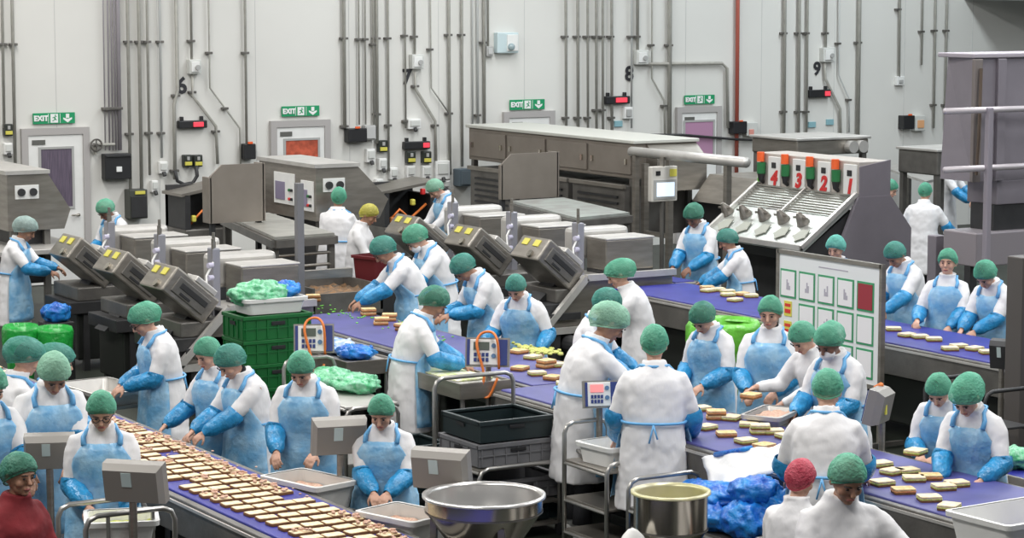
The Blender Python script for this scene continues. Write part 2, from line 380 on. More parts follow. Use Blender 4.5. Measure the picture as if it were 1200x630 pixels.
# ------------------------------------------------------------ boxes on the wall
def wbox(name, px, py, wpx, hpx, dep, m, label, cat, parts=(), group=None, round_=.012):
    p = atY(px, py, WY-.03); s = 75*33.5/33.5
    q0 = atY(px-wpx/2, py, WY-.03); q1 = atY(px+wpx/2, py, WY-.03); z0 = atY(px, py+hpx/2, WY-.03).z; z1 = atY(px, py-hpx/2, WY-.03).z
    W, H = q1.x-q0.x, z1-z0
    t = thing(name, (p.x, WY, (z0+z1)/2-H/2), label, cat, group)
    b = MB(); b.box(-W/2, W/2, -dep, 0, 0, H, round_); b.build('housing', m, t)
    for nm, (x0, x1, a0, a1), mm in parts:     # in fractions of the face
        b = MB(); b.box(-W/2+W*x0, -W/2+W*x1, -dep-.02, -dep+.004, H*a0, H*a1, .004); b.build(nm, mm, t)
    return t, W, H
for x, y, n in ((226.5, 78, 'beside number six'), (487, 72, 'beside number seven'), (750, 67, 'above number eight'), (968.5, 64, 'beside number nine')):
    t, W, H = wbox('junction_box', x, y, 14, 17, .12, mat('pale_box', (.62, .63, .60), .5), 'pale square junction box on the wall ' + n, 'junction box', [('cover', (.12, .8, .15, .85), white_p)], 'junction boxes beside the wall numbers')
    b = MB(); b.cyl((W*.12, -.13, H*.45), (W*.12, -.17, H*.45), .04); b.build('rotary_knob', grey_p, t)
for x, y, w_, n, a, c in ((224.5, 145.5, 33, 'below number six', .50, .85), (487, 170, 30, 'below number seven', .72, .95), (722, 117, 28, 'below number eight', .4, .85), (958.5, 109.5, 25, 'below number nine', .72, .95)):
    t, W, H = wbox('clock_display', x, y, w_, 9, .1, black, 'black wall clock display with a lit red panel ' + n, 'clock', [('lit_panel', (a, c, .2, .8), led_m)], 'clock displays below the wall numbers')
    for s in (-.35, .35): b = MB(); b.box(W*s-.02, W*s+.02, -.06, 0, H, H+.06); b.build('bracket', black, t)
yb = mat('dark_switch', (.03, .035, .03), .4)
for x, y, n in ((8.5, 152, 'at the left edge'), (218.5, 188, 'below number six, left of its pair'), (230.5, 188, 'below number six, right of its pair'), (447, 171, 'right of the black control box'), (480, 184, 'below number seven, left of its pair'), (498.5, 184, 'below number seven, right of its pair')):
    wbox('isolator_switch', x, y, 10, 14, .1, yb, 'black and yellow isolator switch on the wall ' + n, 'switch', [('warning_band', (.1, .9, .12, .42), yellow_s), ('toggle', (.35, .65, .55, .85), grey_p)], 'black and yellow isolator switches')
for x, y, w_, h_, n in ((8.5, 174, 10, 14, 'below the leftmost isolator switch'), (433, 182, 10, 16, 'below the black control box'), (447, 192, 9, 14, 'below the isolator switch near the control box'), (480, 201, 10, 15, 'below the left switch under number seven'), (498.5, 201, 10, 15, 'below the right switch under number seven'), (517, 199, 17, 22, 'right of the switches under number seven'), (190, 196, 10, 14, 'at the foot of the fourth pipe'), (460, 203, 9, 14, 'left of the sockets under number seven'), (180, 218, 8, 14, 'low on the wall left of the steel guard plate'), (520, 216, 12, 10, 'under the wide socket below number seven'), (443, 215, 9, 12, 'low on the wall below the control box'), (484, 145, 15, 12, 'above the clock below number seven')):
    t, W, H = wbox('wall_socket', x, y, w_, h_, .09, white_p, 'white wall socket box ' + n, 'socket', [('socket_cover', (.15, .85, .3, .85), mat('pale_box', (.6, .6, .6)))], 'white wall sockets')
    b = MB(); b.cyl((0, -.1, H*.12), (0, -.13, -.03), .03, 10); b.build('plug', dark_m, t)
t, W, H = wbox('fuse_box', 135, 194.5, 31, 30, .16, black, 'black fuse box with a white label under the pipe bundle', 'fuse box', [('paper_label', (.42, .62, .3, .5), white_s), ('lid_groove', (.04, .96, .88, .94), dark_m)])
wbox('control_box', 289, 177, 14, 18, .16, black, 'black control box under a straight pipe left of the second door', 'control box', [('orange_cap', (.3, .7, 1.0, 1.15), orange_s)])
wbox('control_box', 415, 158, 22, 16, .16, black, 'black control box with orange lamp right of the second door', 'control box', [('orange_lamp', (.35, .6, 1.0, 1.15), orange_s)])
wbox('cable_box', 431, 155, 13, 17, .13, grey_p, 'grey box joined to the black control box', 'control box', [('cover', (.1, .9, .1, .9), light_g)])
wbox('control_box', 862.5, 149, 16, 14, .16, black, 'black control box over the red brown pipe', 'control box', [('orange_lamp', (.4, .65, 1.0, 1.12), orange_s)])
wbox('control_box', 878, 151, 13, 16, .12, mat('pale_box', (.6, .6, .6)), 'pale control box with red label right of the red brown pipe', 'control box', [('red_label', (.2, .6, .1, .5), mat('salmon', (.7, .3, .25)))])
wbox('control_box', 1060, 143, 13, 16, .16, black, 'black control box beside the orange labelled box on the right', 'control box', [('orange_lamp', (.4, .7, 1.0, 1.12), orange_s)])
wbox('control_box', 1075, 144, 12, 18, .12, mat('pale_box', (.6, .6, .6)), 'pale box with orange and yellow label at the far right', 'control box', [('orange_label', (.2, .8, .2, .7), mat('peach', (.75, .4, .2)))])
wbox('socket_box', 1053.5, 94.5, 9, 11, .08, white_p, 'small white socket box hanging at a pipe end on the right', 'socket', [('dark_port', (.25, .75, .25, .6), grey_p)])
wbox('socket_box', 735, 132, 10, 14, .08, white_p, 'white socket box between clock display and steel machine below number eight', 'socket', [('cover', (.2, .8, .2, .8), grey_p)])
wbox('socket_box', 572.5, 60, 8, 12, .08, grey_p, 'small grey box at a short pipe end left of the lamp unit', 'socket', [('cover', (.2, .8, .2, .8), light_g)])
t, W, H = wbox('emergency_lamp', 592, 50, 25, 24, .12, mat('pale_blue_grey', (.55, .66, .68), .4), 'pale emergency lamp unit high on the wall', 'lamp', [('cover', (.45, .95, .1, .9), white_p)])
b = MB(); b.ell((W*.1, -.16, H*.3), (.06, .05, .06)); b.build('lens', mat('lens_grey', (.3, .38, .4), .2), t)
# valve
p = atY(113, 170, WY-.1); t = thing('valve_wheel', p, 'round grey valve wheel on the wall left of the fuse box', 'valve')
b = MB(); n = 20; b.tube([(math.cos(a)*.085, 0, math.sin(a)*.085) for a in [2*math.pi*i/n for i in range(n+1)]], .014, 6); b.build('wheel_rim', steel_d, t)
b = MB(); b.cyl((0, -.03, 0), (0, .1, 0), .025); b.cyl((-.08, 0, 0), (.08, 0, 0), .01); b.cyl((0, 0, -.08), (0, 0, .08), .01); b.build('spindle', steel_d, t)
b = MB(); b.cyl((0, .04, 0), (.3, .04, 0), .025); b.cyl((0, .04, 0), (0, .04, -.14), .03); b.build('valve_stub', pipe_m, t)
for i, (x, y) in enumerate(((952, 146), (973, 143), (725, 145))):
    p = atY(x, y, WY-.03); b = MB(); b.box(p.x-.08, p.x+.08, WY-.03, WY, p.z-.05, p.z+.05, .004)
    t = b.build('wall_label', mat('teal_label', (.25, .45, .5), .5), world=True)
    tag(t, ['small blue green label under the clock below number nine, left one', 'small blue green label under the clock below number nine, right one', 'small blue green label under the clock below number eight'][i], 'label')

def low_box(px, py, w_, h_, m, label, parts): return wbox('wall_cabinet', px, py, w_, h_, .22, m, label, 'cabinet', parts)
low_box(157, 238, 21, 34, mat('dark_green_grey', (.06, .065, .055), .5), 'dark wall cabinet with a yellow strip, between the first and second doors', [('yellow_strip', (.3, .85, .84, .95), yellow_s), ('door_line', (.06, .94, .05, .78), dark_m)])
low_box(542, 207, 20, 20, mat('blue_grey_box', (.12, .16, .19), .5), 'blue grey wall cabinet beside the brown tunnel machine', [('cover', (.1, .9, .1, .9), mat('blue_grey_box2', (.15, .19, .22), .5))])
# ============================================================ PEOPLE
def spine(z, lean):
    """point of the spine at standing height z and its tilt"""
    if z <= .92: return Vector((0, 0, z)), 0.0
    n = 14; p = Vector((0, 0, .92)); dz = (z-.92)/n; th = 0
    for i in range(n):
        zz = .92+dz*(i+.5); t = min(1, max(0, (zz-.90)/.42)); th = lean*(t*t*(3-2*t))
        p = p + Vector((0, math.sin(th), math.cos(th)))*dz
    return p, th
def tilt(v, th): return Matrix.Rotation(-th, 3, 'X') @ Vector(v)
SECT = [(.44, .242, .190, .0), (.60, .230, .178, .0), (.80, .214, .165, .0), (.95, .200, .155, .0), (1.07, .180, .140, .0), (1.2, .190, .145, .005),
        (1.30, .192, .142, .005), (1.37, .172, .122, -.005), (1.43, .122, .098, -.01), (1.475, .082, .080, 0), (1.515, .073, .077, .006)]
def sect(z):
    for a, b in zip(SECT, SECT[1:]):
        if a[0] <= z <= b[0]:
            t = (z-a[0])/(b[0]-a[0]); return tuple(a[i]+(b[i]-a[i])*t for i in (1, 2, 3))
    return SECT[0][1:] if z < SECT[0][0] else SECT[-1][1:]
def torso_pt(z, ang, off, lean, w=1.0):
    """ang 0 = front, positive to +x"""
    hw, hd, yo = sect(z); hw *= w; hd *= (w if w < 1 else w*1.03)
    c, th = spine(z, lean); s, k = math.sin(ang), math.cos(ang)
    e = .85
    v = Vector((math.copysign(abs(s)**e, s)*(hw+off), math.copysign(abs(k)**e, k)*(hd+off)+yo, 0))
    return c + tilt(v, th)
def head_matrix(lean, nod, turn):
    p, th = spine(1.462, lean)
    return Matrix.Translation(p) @ Matrix.Rotation(-(th*.75+nod), 4, 'X') @ Matrix.Rotation(-turn, 4, 'Z') @ Matrix.Scale(1.10, 4)
def tr_pts(M, pts): return [M @ Vector(p) for p in pts]
def hand(b, wrist, d, nrm, side, curl=.9, spread=1):
    d = d.normalized(); nrm = (nrm - d*nrm.dot(d)).normalized(); sx = d.cross(nrm)*side   # thumb side
    w2 = wrist + d*.045; k = wrist + d*.092
    b.tube([wrist-d*.03, wrist, wrist+d*.03], [.027, .026, .024], 8)
    M = Matrix((( sx.x, nrm.x, d.x), (sx.y, nrm.y, d.y), (sx.z, nrm.z, d.z)))
    b.ell(wrist+d*.055, (.040, .017, .052), 12, 8, M.to_4x4())
    for i, (o, ln) in enumerate(((.030, .072), (.0095, .080), (-.0115, .074), (-.031, .058))):
        base = wrist + d*.088 + sx*o; p = [base - d*.02, base]; dd = d.copy(); r = [.0098, .0095]
        ax = sx*1.0
        ang = 0
        for j, f in enumerate((.45, .32, .23)):
            ang += curl*(.45 if j == 0 else .55)*(1+.12*i)
            dd = (d*math.cos(ang) + nrm*math.sin(ang)*1 + sx*o*1.2*spread).normalized()
            p.append(p[-1] + dd*ln*f*1.05); r.append(.0090-.0007*j)
        b.tube(p, r, 7); b.ell(p[-1], (.0078,)*3, 6, 5)
    tb = wrist + d*.03 + sx*.026
    t1 = (d*.55 + sx*.75 + nrm*.35).normalized(); t2 = (d*.85 + sx*.25 + nrm*.5).normalized()
    b.tube([wrist+d*.012+sx*.008, tb, tb+t1*.038, tb+t1*.038+t2*.034], [.014, .0135, .0115, .0095], 7); b.ell(tb+t1*.038+t2*.034, (.0092,)*3, 6, 5)
def arm(sh, target, side, out=.5):
    L1, L2 = .295, .262
    v = target-sh; D = v.length
    if D > (L1+L2)*.985: target = sh + v*((L1+L2)*.985/D); v = target-sh; D = v.length
    if D < .2: D = .2
    a = (L1*L1-L2*L2+D*D)/(2*D); h = math.sqrt(max(0, L1*L1-a*a)); dn = v.normalized()
    pole = Vector((side*out, -.35, -1)); pole = (pole - dn*pole.dot(dn)).normalized()
    return sh + dn*a + pole*h, target
# shared head pieces, in the head's own frame (neck base at the origin, face to +y)
def shared(name, mb, m, smooth=True, mats=None):
    o = mb.build(name, m, smooth=smooth, mats=mats); C.objects.unlink(o); return o
b = MB(); b.ell((.030, .097, .160), (.0095, .007, .0060), 10, 8); EYE_R = shared('eye', b, eye_m)
b = MB(); b.ell((-.030, .097, .160), (.0095, .007, .0060), 10, 8); EYE_L = shared('eye', b, eye_m)
b = MB()
b.tube([(.012, .107, .178), (.030, .106, .184), (.050, .094, .177)], [.003, .0048, .003], 6); b.tube([(-.012, .107, .178), (-.030, .106, .184), (-.050, .094, .177)], [.003, .0048, .003], 6)
BROW = shared('eyebrows', b, hair_m)
b = MB(); b.ell((0, .0985, .094), (.024, .008, .0075), 10, 6); MOUTH = shared('mouth', b, lip_m)
b = MB()
for s in (-1, 1): b.tube([(s*.031+.021*math.cos(a), .115-.008*abs(math.cos(a)), .160+.017*math.sin(a)) for a in [2*math.pi*i/14 for i in range(15)]], .0026, 5); b.tube([(s*.052, .108, .162), (s*.078, .05, .166), (s*.080, .01, .162)], .0026, 5)
b.tube([(-.010, .117, .163), (.010, .117, .163)], .0025, 5); GLASSES = shared('glasses', b, black)
b = MB(); b.ell((0, .070, .098), (.060, .052, .048), 14, 10); MASK = shared('face_mask', b, mask_m)
def haircap(m):
    b = MB(); rings = []
    for i in range(0, 9):
        t = i/8; th = .12+t*1.75      # from the crown down; lower at the back than at the brow
        ring = []
        for j in range(20):
            a = 2*math.pi*j/20; back = .5-.5*math.cos(a-math.pi/2+math.pi)  # 1 at back (-y)
            tt = min(th*1.25, 1.14+1.05*(.5-.5*math.sin(a)))
            ring.append(Vector((math.cos(a)*math.sin(tt)*.0795, .008+math.sin(a)*math.sin(tt)*.0985, .163+math.cos(tt)*.118)))
        rings.append(ring)
    b.loft(rings, cap=True); return shared('hair', b, m)
HAIR = haircap(hair_m); HAIRG = haircap(hair_g)
def netcap(seed, wx, wy, wz, back, peak=0, m='green'):
    """elasticated mob cap with puffy crinkled crown and a gathered rim"""
    rnd = random.Random(seed); b = MB(); rings = []; n = 32
    for i in range(0, 15):
        t = i/14; ring = []
        for j in range(n):
            a = 2*math.pi*j/n; fr = math.sin(a)       # +1 front
            lim = 1.22 + 1.12*(.5-.5*fr)               # rim height by side
            th = .08+(lim-.08)*t
            puff = 1 + .0*t
            bk = back*max(0, -fr)*math.sin(th)
            x = math.cos(a)*math.sin(th)*wx; y = .006+fr*math.sin(th)*wy - bk; z = .162+math.cos(th)*wz + peak*max(0, 1-th*1.6)
            g = 1
            if t > .86: g = 1-.16*((t-.86)/.14)       # gathered in at the rim
            q = Vector((x, y, z)); c = Vector((0, 0, .16))
            d = q-c; k = noise.noise(d*24+Vector((seed, 0, 0)))*.035 + noise.noise(d*60+Vector((0, seed, 0)))*.02
            wr = math.sin(j*2.6+seed)*.018*(t**2)
            if t > .98: k = wr = 0
            ring.append(c + Vector((d.x*g, d.y*g, d.z))*(1+k+wr))
        rings.append(ring)
    b.loft(rings, cap=False); vs = rings[0]
    b.bm.faces.new([v for v in b.bm.verts][:n])
    cap = shared('hair_net', b, NETS[m])
    b = MB(); b.tube(rings[-1]+[rings[-1][0]], .0055, 6, cap=False)
    return cap, shared('elastic_rim', b, NETS[m])
STYLES = {'normal': (.103, .118, .134, .022, 0), 'puffy': (.114, .126, .140, .040, 0), 'tight': (.096, .113, .128, .008, 0), 'tail': (.103, .116, .132, .055, 0), 'peak': (.102, .116, .138, .022, .035), 'wide': (.116, .128, .134, .060, 0)}
_nets = {}
def net(style, col):
    if (style, col) not in _nets: _nets[(style, col)] = netcap(len(_nets)*3+1, *STYLES[style], m=col)
    return _nets[(style, col)]
def attach(src, parent, M=None):
    c = src.copy(); C.objects.link(c); c.parent = parent
    if M is not None: c.matrix_local = M
    return c
# trousers and boots are the same for everyone
def lower_parts():
    b = MB()
    for s in (-1, 1):
        b.tube([(s*.10, -.01, .94), (s*.105, 0, .75), (s*.105, .01, .50), (s*.11, -.005, .26), (s*.112, -.01, .12)], [.10, .095, .075, .068, .075], 12)
    tr = shared('trousers', b, trouser_m)
    bs = []
    for s in (-1, 1):
        b = MB(); b.tube([(s*.112, -.01, .30), (s*.112, -.012, .14), (s*.114, -.01, .07)], [.062, .054, .05], 12)
        rings = []
        for y, hw, h in ((-.075, .025, .045), (-.055, .040, .085), (0, .043, .10), (.07, .048, .075), (.13, .050, .055), (.175, .040, .045), (.195, .018, .028)):
            rings.append([Vector((s*.116+math.cos(a)*hw, y, h/2+math.sin(a)*h/2)) for a in [2*math.pi*k/12 for k in range(12)]])
        b.loft(rings); bs.append(shared('boot', b, boot_m))
    return tr, bs
TROUSERS, BOOTS = lower_parts()
tex = bpy.data.textures.new('cloth_folds', 'CLOUDS'); tex.noise_scale = .11; tex.noise_depth = 2
def person(px, py, label, f=-59, X=None, H=None, lean=14, nod=26, turn=0, hands=((.15, .44, 1.03), (-.15, .44, 1.03)), net_=('normal', 'green'),
           skin=skin_a, apron=True, sleeves=True, coat=None, collar=False, glasses=False, mask=False, tie=True, grey=False, w=1.0, curl=.9, hdir=None,
           vox=None, group=None, kmax=1.12, kmin=.84, face=True):
    w *= 1.05
    lean = R(lean); nod = R(nod); turn = R(turn); fr = R(f)
    Hm = head_matrix(lean, nod, turn)
    top = Hm @ Vector((0, .0, .285))
    if X is not None: p = atX(px, py, X)
    else: p = atz(px, py, H)
    k = min(kmax, max(kmin, p.z/top.z)); p = atz(px, py, top.z*k)
    v = -_fh*math.cos(fr) + _r*math.sin(fr)           # facing direction
    phi = math.atan2(-v.x, v.y)
    off = Matrix.Rotation(phi, 3, 'Z') @ Vector((top.x, top.y, 0))*k
    root = thing('person', (p.x-off.x, p.y-off.y, 0), label, 'person', group, rz=phi); root.scale = (k, k, k)
    near = FPX/max(1, p.length)
    if vox is None: vox = .0065 if near > 150 else .0085
    # ---- limbs
    sh = []; el = []; wr = []
    for i, s in enumerate((1, -1)):
        c, th = spine(1.375, lean); S = c + tilt((s*.160*w, 0, 0), th)
        E, W = arm(S, Vector(hands[i]), s); sh.append(S); el.append(E); wr.append(W)
    # ---- body: one continuous surface
    b = MB()
    for s in (-1, 1):
        b.tube([(s*.09, 0, .92), (s*.10, .01, .50), (s*.11, -.01, .10), (s*.112, .0, .06)], [.085, .055, .036, .035], 10)
        b.tube([(s*.112, -.03, .045), (s*.114, .05, .04), (s*.116, .13, .03)], [.034, .036, .026], 8)
    sp = [spine(z, lean)[0] for z in (.88, 1.0, 1.15, 1.3, 1.4)]
    b.tube(sp, [.12, .11, .105, .11, .07], 12)
    b.tube([spine(1.36, lean)[0], spine(1.47, lean)[0], Hm @ Vector((0, .006, .05)), Hm @ Vector((0, .012, .12))], [.062, .055, .053, .05], 12)
    b.ell(Hm @ Vector((0, .008, .165)), (.0735, .092, .110), 20, 14, Hm.to_3x3().to_4x4())
    b.ell(Hm @ Vector((0, .036, .098)), (.054, .058, .058), 16, 10, Hm.to_3x3().to_4x4())
    b.ell(Hm @ Vector((0, .073, .066)), (.026, .024, .020), 12, 8, Hm.to_3x3().to_4x4())       # chin
    for s in (-1, 1):
        b.ell(Hm @ Vector((s*.038, .066, .125)), (.026, .026, .026), 10, 8, Hm.to_3x3().to_4x4())  # cheeks
        b.ell(Hm @ Vector((s*.077, -.002, .142)), (.010, .019, .031), 10, 8, Hm.to_3x3().to_4x4()) # ears
    b.tube(tr_pts(Hm, [(0, .088, .178), (0, .104, .150), (0, .119, .130), (0, .104, .120)]), [.010, .013, .0165, .012], 8)  # nose
    b.ell(Hm @ Vector((0, .083, .183)), (.052, .018, .012), 12, 6, Hm.to_3x3().to_4x4())       # brow
    b.ell(Hm @ Vector((0, .090, .094)), (.024, .012, .012), 10, 6, Hm.to_3x3().to_4x4())       # lips
    for i, s in enumerate((1, -1)):
        b.tube([spine(1.36, lean)[0], sh[i], el[i], wr[i]], [.05, .05, .038, .026], 10)
        d = (wr[i]-el[i]).normalized()
        hd = (d + Vector((0, .25, -.30))).normalized() if hdir is None else (d + Vector(hdir)).normalized()
        hand(b, wr[i], hd, Vector((-s*.45, -.2, -1)), -s, curl)
    bo = b.build('body', skin, root)
    m = bo.modifiers.new('remesh', 'REMESH'); m.mode = 'VOXEL'; m.voxel_size = vox; m.use_smooth_shade = True
    m = bo.modifiers.new('smooth', 'SMOOTH'); m.factor = .5; m.iterations = 2
    # ---- coat
    b = MB(); rings = []
    for z, hw, hd, yo in SECT:
        rings.append([torso_pt(z, 2*math.pi*j/24, 0, lean, w) for j in range(24)])
    b.loft(rings)
    for i, s in enumerate((1, -1)):
        c, th = spine(1.40, lean); inn = c + tilt((s*.07, 0, .0), th)
        b.tube([inn, sh[i]+tilt((0, 0, -.005), th), (sh[i]*.8+el[i]*.2), (sh[i]*.5+el[i]*.5), el[i], el[i]*.4+wr[i]*.6, wr[i]-(wr[i]-el[i])*.08], [.060, .070, .076, .073, .066, .055, .043], 12)
        b.ell(el[i], (.066,)*3, 10, 8)
    # collar fold
    nk = [torso_pt(1.512, 2*math.pi*j/24, .008, lean) for j in range(25)]
    b.tube(nk, .013, 6, cap=False)
    co = b.build('coat', coat or coat_m, root)
    m = co.modifiers.new('remesh', 'REMESH'); m.mode = 'VOXEL'; m.voxel_size = .017; m.use_smooth_shade = True
    m = co.modifiers.new('smooth', 'SMOOTH'); m.factor = .6; m.iterations = 5
    m = co.modifiers.new('folds', 'DISPLACE'); m.texture = tex; m.strength = .024; m.mid_level = .5; m.texture_coords = 'LOCAL'
    if collar:
        b = MB(); b.tube([Hm @ Vector((0, -.0, .035)), Hm @ Vector((0, .004, .062))], [.066, .060], 16); b.build('dark_collar', collar_m, root, smooth=True)
    # ---- apron
    if apron:
        b = MB(); zs = [.50+(1.400-.50)*i/18 for i in range(19)]; rings = []
        for z in zs:
            t = (z-.5)/.885
            half = R(84) if z < 1.08 else R(84-47*((z-1.08)/.32)**.8)
            ring = []
            for j in range(17):
                a = -half + 2*half*j/16
                q = torso_pt(z, a, .024 + .020*noise.noise(Vector((a*5, z*4, px*.1)))+ (.008 if z < 1.0 else 0), lean, w); ring.append(q)
            rings.append(ring)
        b.loft(rings, cap=False, close=False)
        ap = b.build('apron', apron_m, root, smooth=True)
        m = ap.modifiers.new('solid', 'SOLIDIFY'); m.thickness = .003
        b = MB()
        for s in (-1, 1):
            a = s*R(34)
            b.tube([torso_pt(1.39, a, .026, lean, w), torso_pt(1.435, s*R(52), .022, lean, w), torso_pt(1.472, s*R(75), .02, lean), torso_pt(1.478, s*R(120), .02, lean), torso_pt(1.47, s*R(180), .02, lean)], [.020, .018, .014, .012, .012], 8)
        b.build('neck_strap', tie_m, root, smooth=True)
        if tie:
            b = MB(); b.tube([torso_pt(1.075, R(78+204*j/14), .022+.0*j, lean, w) for j in range(15)], .011, 6)
            q = torso_pt(1.07, R(180), .03, lean, w); b.tube([q, q+Vector((.03, -.02, -.10))], .007, 5); b.tube([q, q+Vector((-.03, -.02, -.13))], .007, 5)
            b.build('waist_tie', tie_m, root, smooth=True)
    if sleeves:
        for i, s in enumerate((1, -1)):
            S, E, W = sh[i], el[i], wr[i]; b = MB(); rings = []
            path = [E+(S-E)*.16, E+(S-E)*.07, E, E+(W-E)*.15, E+(W-E)*.35, E+(W-E)*.55, E+(W-E)*.75, E+(W-E)*.9, E+(W-E)*.99, E+(W-E)*1.06]
            rad = [.073, .082, .082, .079, .076, .073, .067, .056, .040, .031]
            b.tube(path, rad, 18, cap=False)
            for v in b.bm.verts:
                n_ = noise.noise(v.co*22+Vector((px, 0, 0)))*.011 + noise.noise(v.co*50)*.005
                c = min(path, key=lambda q: (q-v.co).length); v.co += (v.co-c).normalized()*n_
            b.build('plastic_sleeve', sleeve_m, root, smooth=True)
    # ---- face and head dress
    if face:
        for e in (EYE_R, EYE_L): attach(e, root, Hm)
        attach(BROW, root, Hm)
        if not mask: attach(MOUTH, root, Hm)
    if glasses: attach(GLASSES, root, Hm)
    if mask: attach(MASK, root, Hm)
    attach(HAIRG if grey else HAIR, root, Hm)
    n1, n2 = net(*net_); o1 = attach(n1, root, Hm); o2 = attach(n2, o1)
    attach(TROUSERS, root)
    for q in BOOTS: attach(q, root)
    return root
PW = []
def W_(*a, **k): PW.append(person(*a, **k))
T = lambda hx, hy, hz, gx, gy, gz: ((hx, hy, hz), (gx, gy, gz))     # right hand, left hand
# --- around the filling machines at the back
W_(37, 257, 'person in grey green hair net and blue apron reaching over the leftmost tilted filling head', f=84, H=1.66, lean=14, nod=22, hands=T(.12, .50, 1.10, -.12, .52, 1.12), net_=('puffy', 'grey'), skin=skin_b)
W_(117, 237, 'person in blue apron and green hair net looking down beside the leftmost door', f=-40, H=1.62, lean=14, nod=34, hands=T(.14, .40, 1.0, -.14, .40, 1.0), net_=('normal', 'green'), skin=skin_c, grey=True)
W_(398, 219, 'person in long white coat seen from behind before the steel metering cabinet', f=158, X=14.0, w=1.2, lean=4, nod=10, turn=-25, hands=T(.13, .40, .98, -.13, .38, .98), net_=('tight', 'green'), sleeves=False, skin=skin_b)
W_(438, 240, 'person with a yellow hair net and white coat, facing right', f=75, H=1.66, lean=8, nod=26, hands=T(.12, .38, .98, -.12, .36, .98), net_=('tight', 'yellow'), apron=False, sleeves=False, skin=skin_b)
W_(502, 213, 'person with pale green hair net bending between machines below number seven', f=-62, X=15.9, lean=14, nod=40, hands=T(.12, .42, .95, -.12, .42, .95), net_=('tight', 'pale'), sleeves=False, skin=skin_a)
# --- far side of the middle belt
W_(438, 282, 'person in teal hair net bending low behind the stacked sandwiches', f=-72, X=11.6, lean=34, nod=22, hands=T(.14, .58, 1.0, -.12, .62, 1.0), net_=('normal', 'teal'), skin=skin_b)
W_(476, 269, 'masked person stacking sandwiches beside the low bending worker at the middle belt', f=-64, X=12.25, lean=22, nod=34, hands=T(.14, .50, 1.08, -.10, .54, 1.08), net_=('normal', 'green'), mask=True, skin=skin_a, w=1.06)
W_(531, 305, 'person in dark teal hair net bending over the belt behind the cutting tray worker', f=-62, X=11.8, lean=26, nod=38, hands=T(.14, .46, 1.04, -.02, .46, 1.05), net_=('normal', 'teal'), skin=skin_b, w=1.04)
W_(601, 325, 'person in pale blue apron facing the camera, chopped green salad before them', f=-22, X=11.6, lean=18, nod=28, hands=T(.30, .36, .98, -.30, .32, .98), net_=('tight', 'teal'), skin=skin_a, w=1.08)
W_(520, 339, 'person in white coat with blue sleeves working at the pale lime cutting mat', f=100, X=10.25, lean=20, nod=24, hands=T(.20, .46, 1.04, -.06, .50, 1.02), net_=('normal', 'dark'), skin=skin_b, w=1.04)
W_(717, 307, 'person in white coat leaning left to the sloped steel frame, wide hair net', f=-84, H=1.66, lean=22, nod=14, hands=T(.14, .46, 1.05, -.1, .50, 1.08), net_=('wide', 'green'), apron=False, sleeves=False, skin=skin_a, w=1.05)
W_(721, 341, 'person in teal hair net mostly hidden behind the tall bending worker', f=70, X=11.5, lean=14, nod=24, hands=T(.12, .42, 1.0, -.12, .42, 1.0), net_=('normal', 'teal'), skin=skin_b)
W_(728, 360, 'tall person in long white coat and pale green hair net bending right over the belt', f=106, X=10.35, lean=20, nod=24, hands=T(.12, .54, 1.05, -.12, .56, 1.08), net_=('puffy', 'pale'), skin=skin_b, w=1.06, kmax=1.16)
W_(767, 380, 'person in long white coat standing with their back to the camera by the trolley', f=176, X=10.05, lean=5, nod=14, hands=T(.27, .26, .93, -.27, .22, .90), net_=('tight', 'green'), skin=skin_a, w=1.12, kmax=1.16)
W_(816, 360, 'person in dark green hair net and blue apron looking down before the lime green bin', f=-40, X=11.75, lean=10, nod=38, hands=T(.16, .30, .98, -.12, .34, 1.0), net_=('normal', 'dark'), skin=skin_a)
W_(902, 347, 'smiling person with black collar and blue apron facing the camera by the notice board', f=-18, X=12.0, lean=8, nod=10, hands=T(.14, .34, 1.0, -.1, .36, 1.0), net_=('tight', 'green'), skin=skin_a, collar=True, w=1.12)
W_(932, 381, 'person with bare white sleeve reaching out a sandwich over the belt', f=-50, X=11.75, lean=22, nod=26, hands=T(.34, .46, 1.12, .1, .40, 1.0), net_=('tight', 'green'), sleeves=False, apron=False, skin=skin_a)
W_(965, 384, 'masked person with blue apron and tail of hair net beside the notice board', f=-42, X=11.6, lean=16, nod=24, hands=T(.18, .40, 1.02, -.08, .40, 1.0), net_=('tail', 'green'), mask=True, skin=skin_c, w=1.08)
W_(971, 433, 'person in white coat seen from behind, beside the display with orange strap', f=168, X=10.0, lean=12, nod=22, hands=T(.22, .42, 1.0, -.25, .36, .98), net_=('tight', 'green'), skin=skin_a, w=1.08)
W_(1096, 443, 'person holding a sandwich in both hands, left of the pair above the white bins', f=-28, X=11.42, lean=20, nod=30, hands=T(.10, .38, 1.05, -.04, .38, 1.04), net_=('tight', 'green'), skin=skin_a)
W_(1127, 450, 'person with big green hair net, right of the pair above the white bins', f=-34, X=11.1, lean=20, nod=28, hands=T(.10, .44, .99, -.20, .40, 1.0), net_=('wide', 'green'), skin=skin_a, w=1.04)
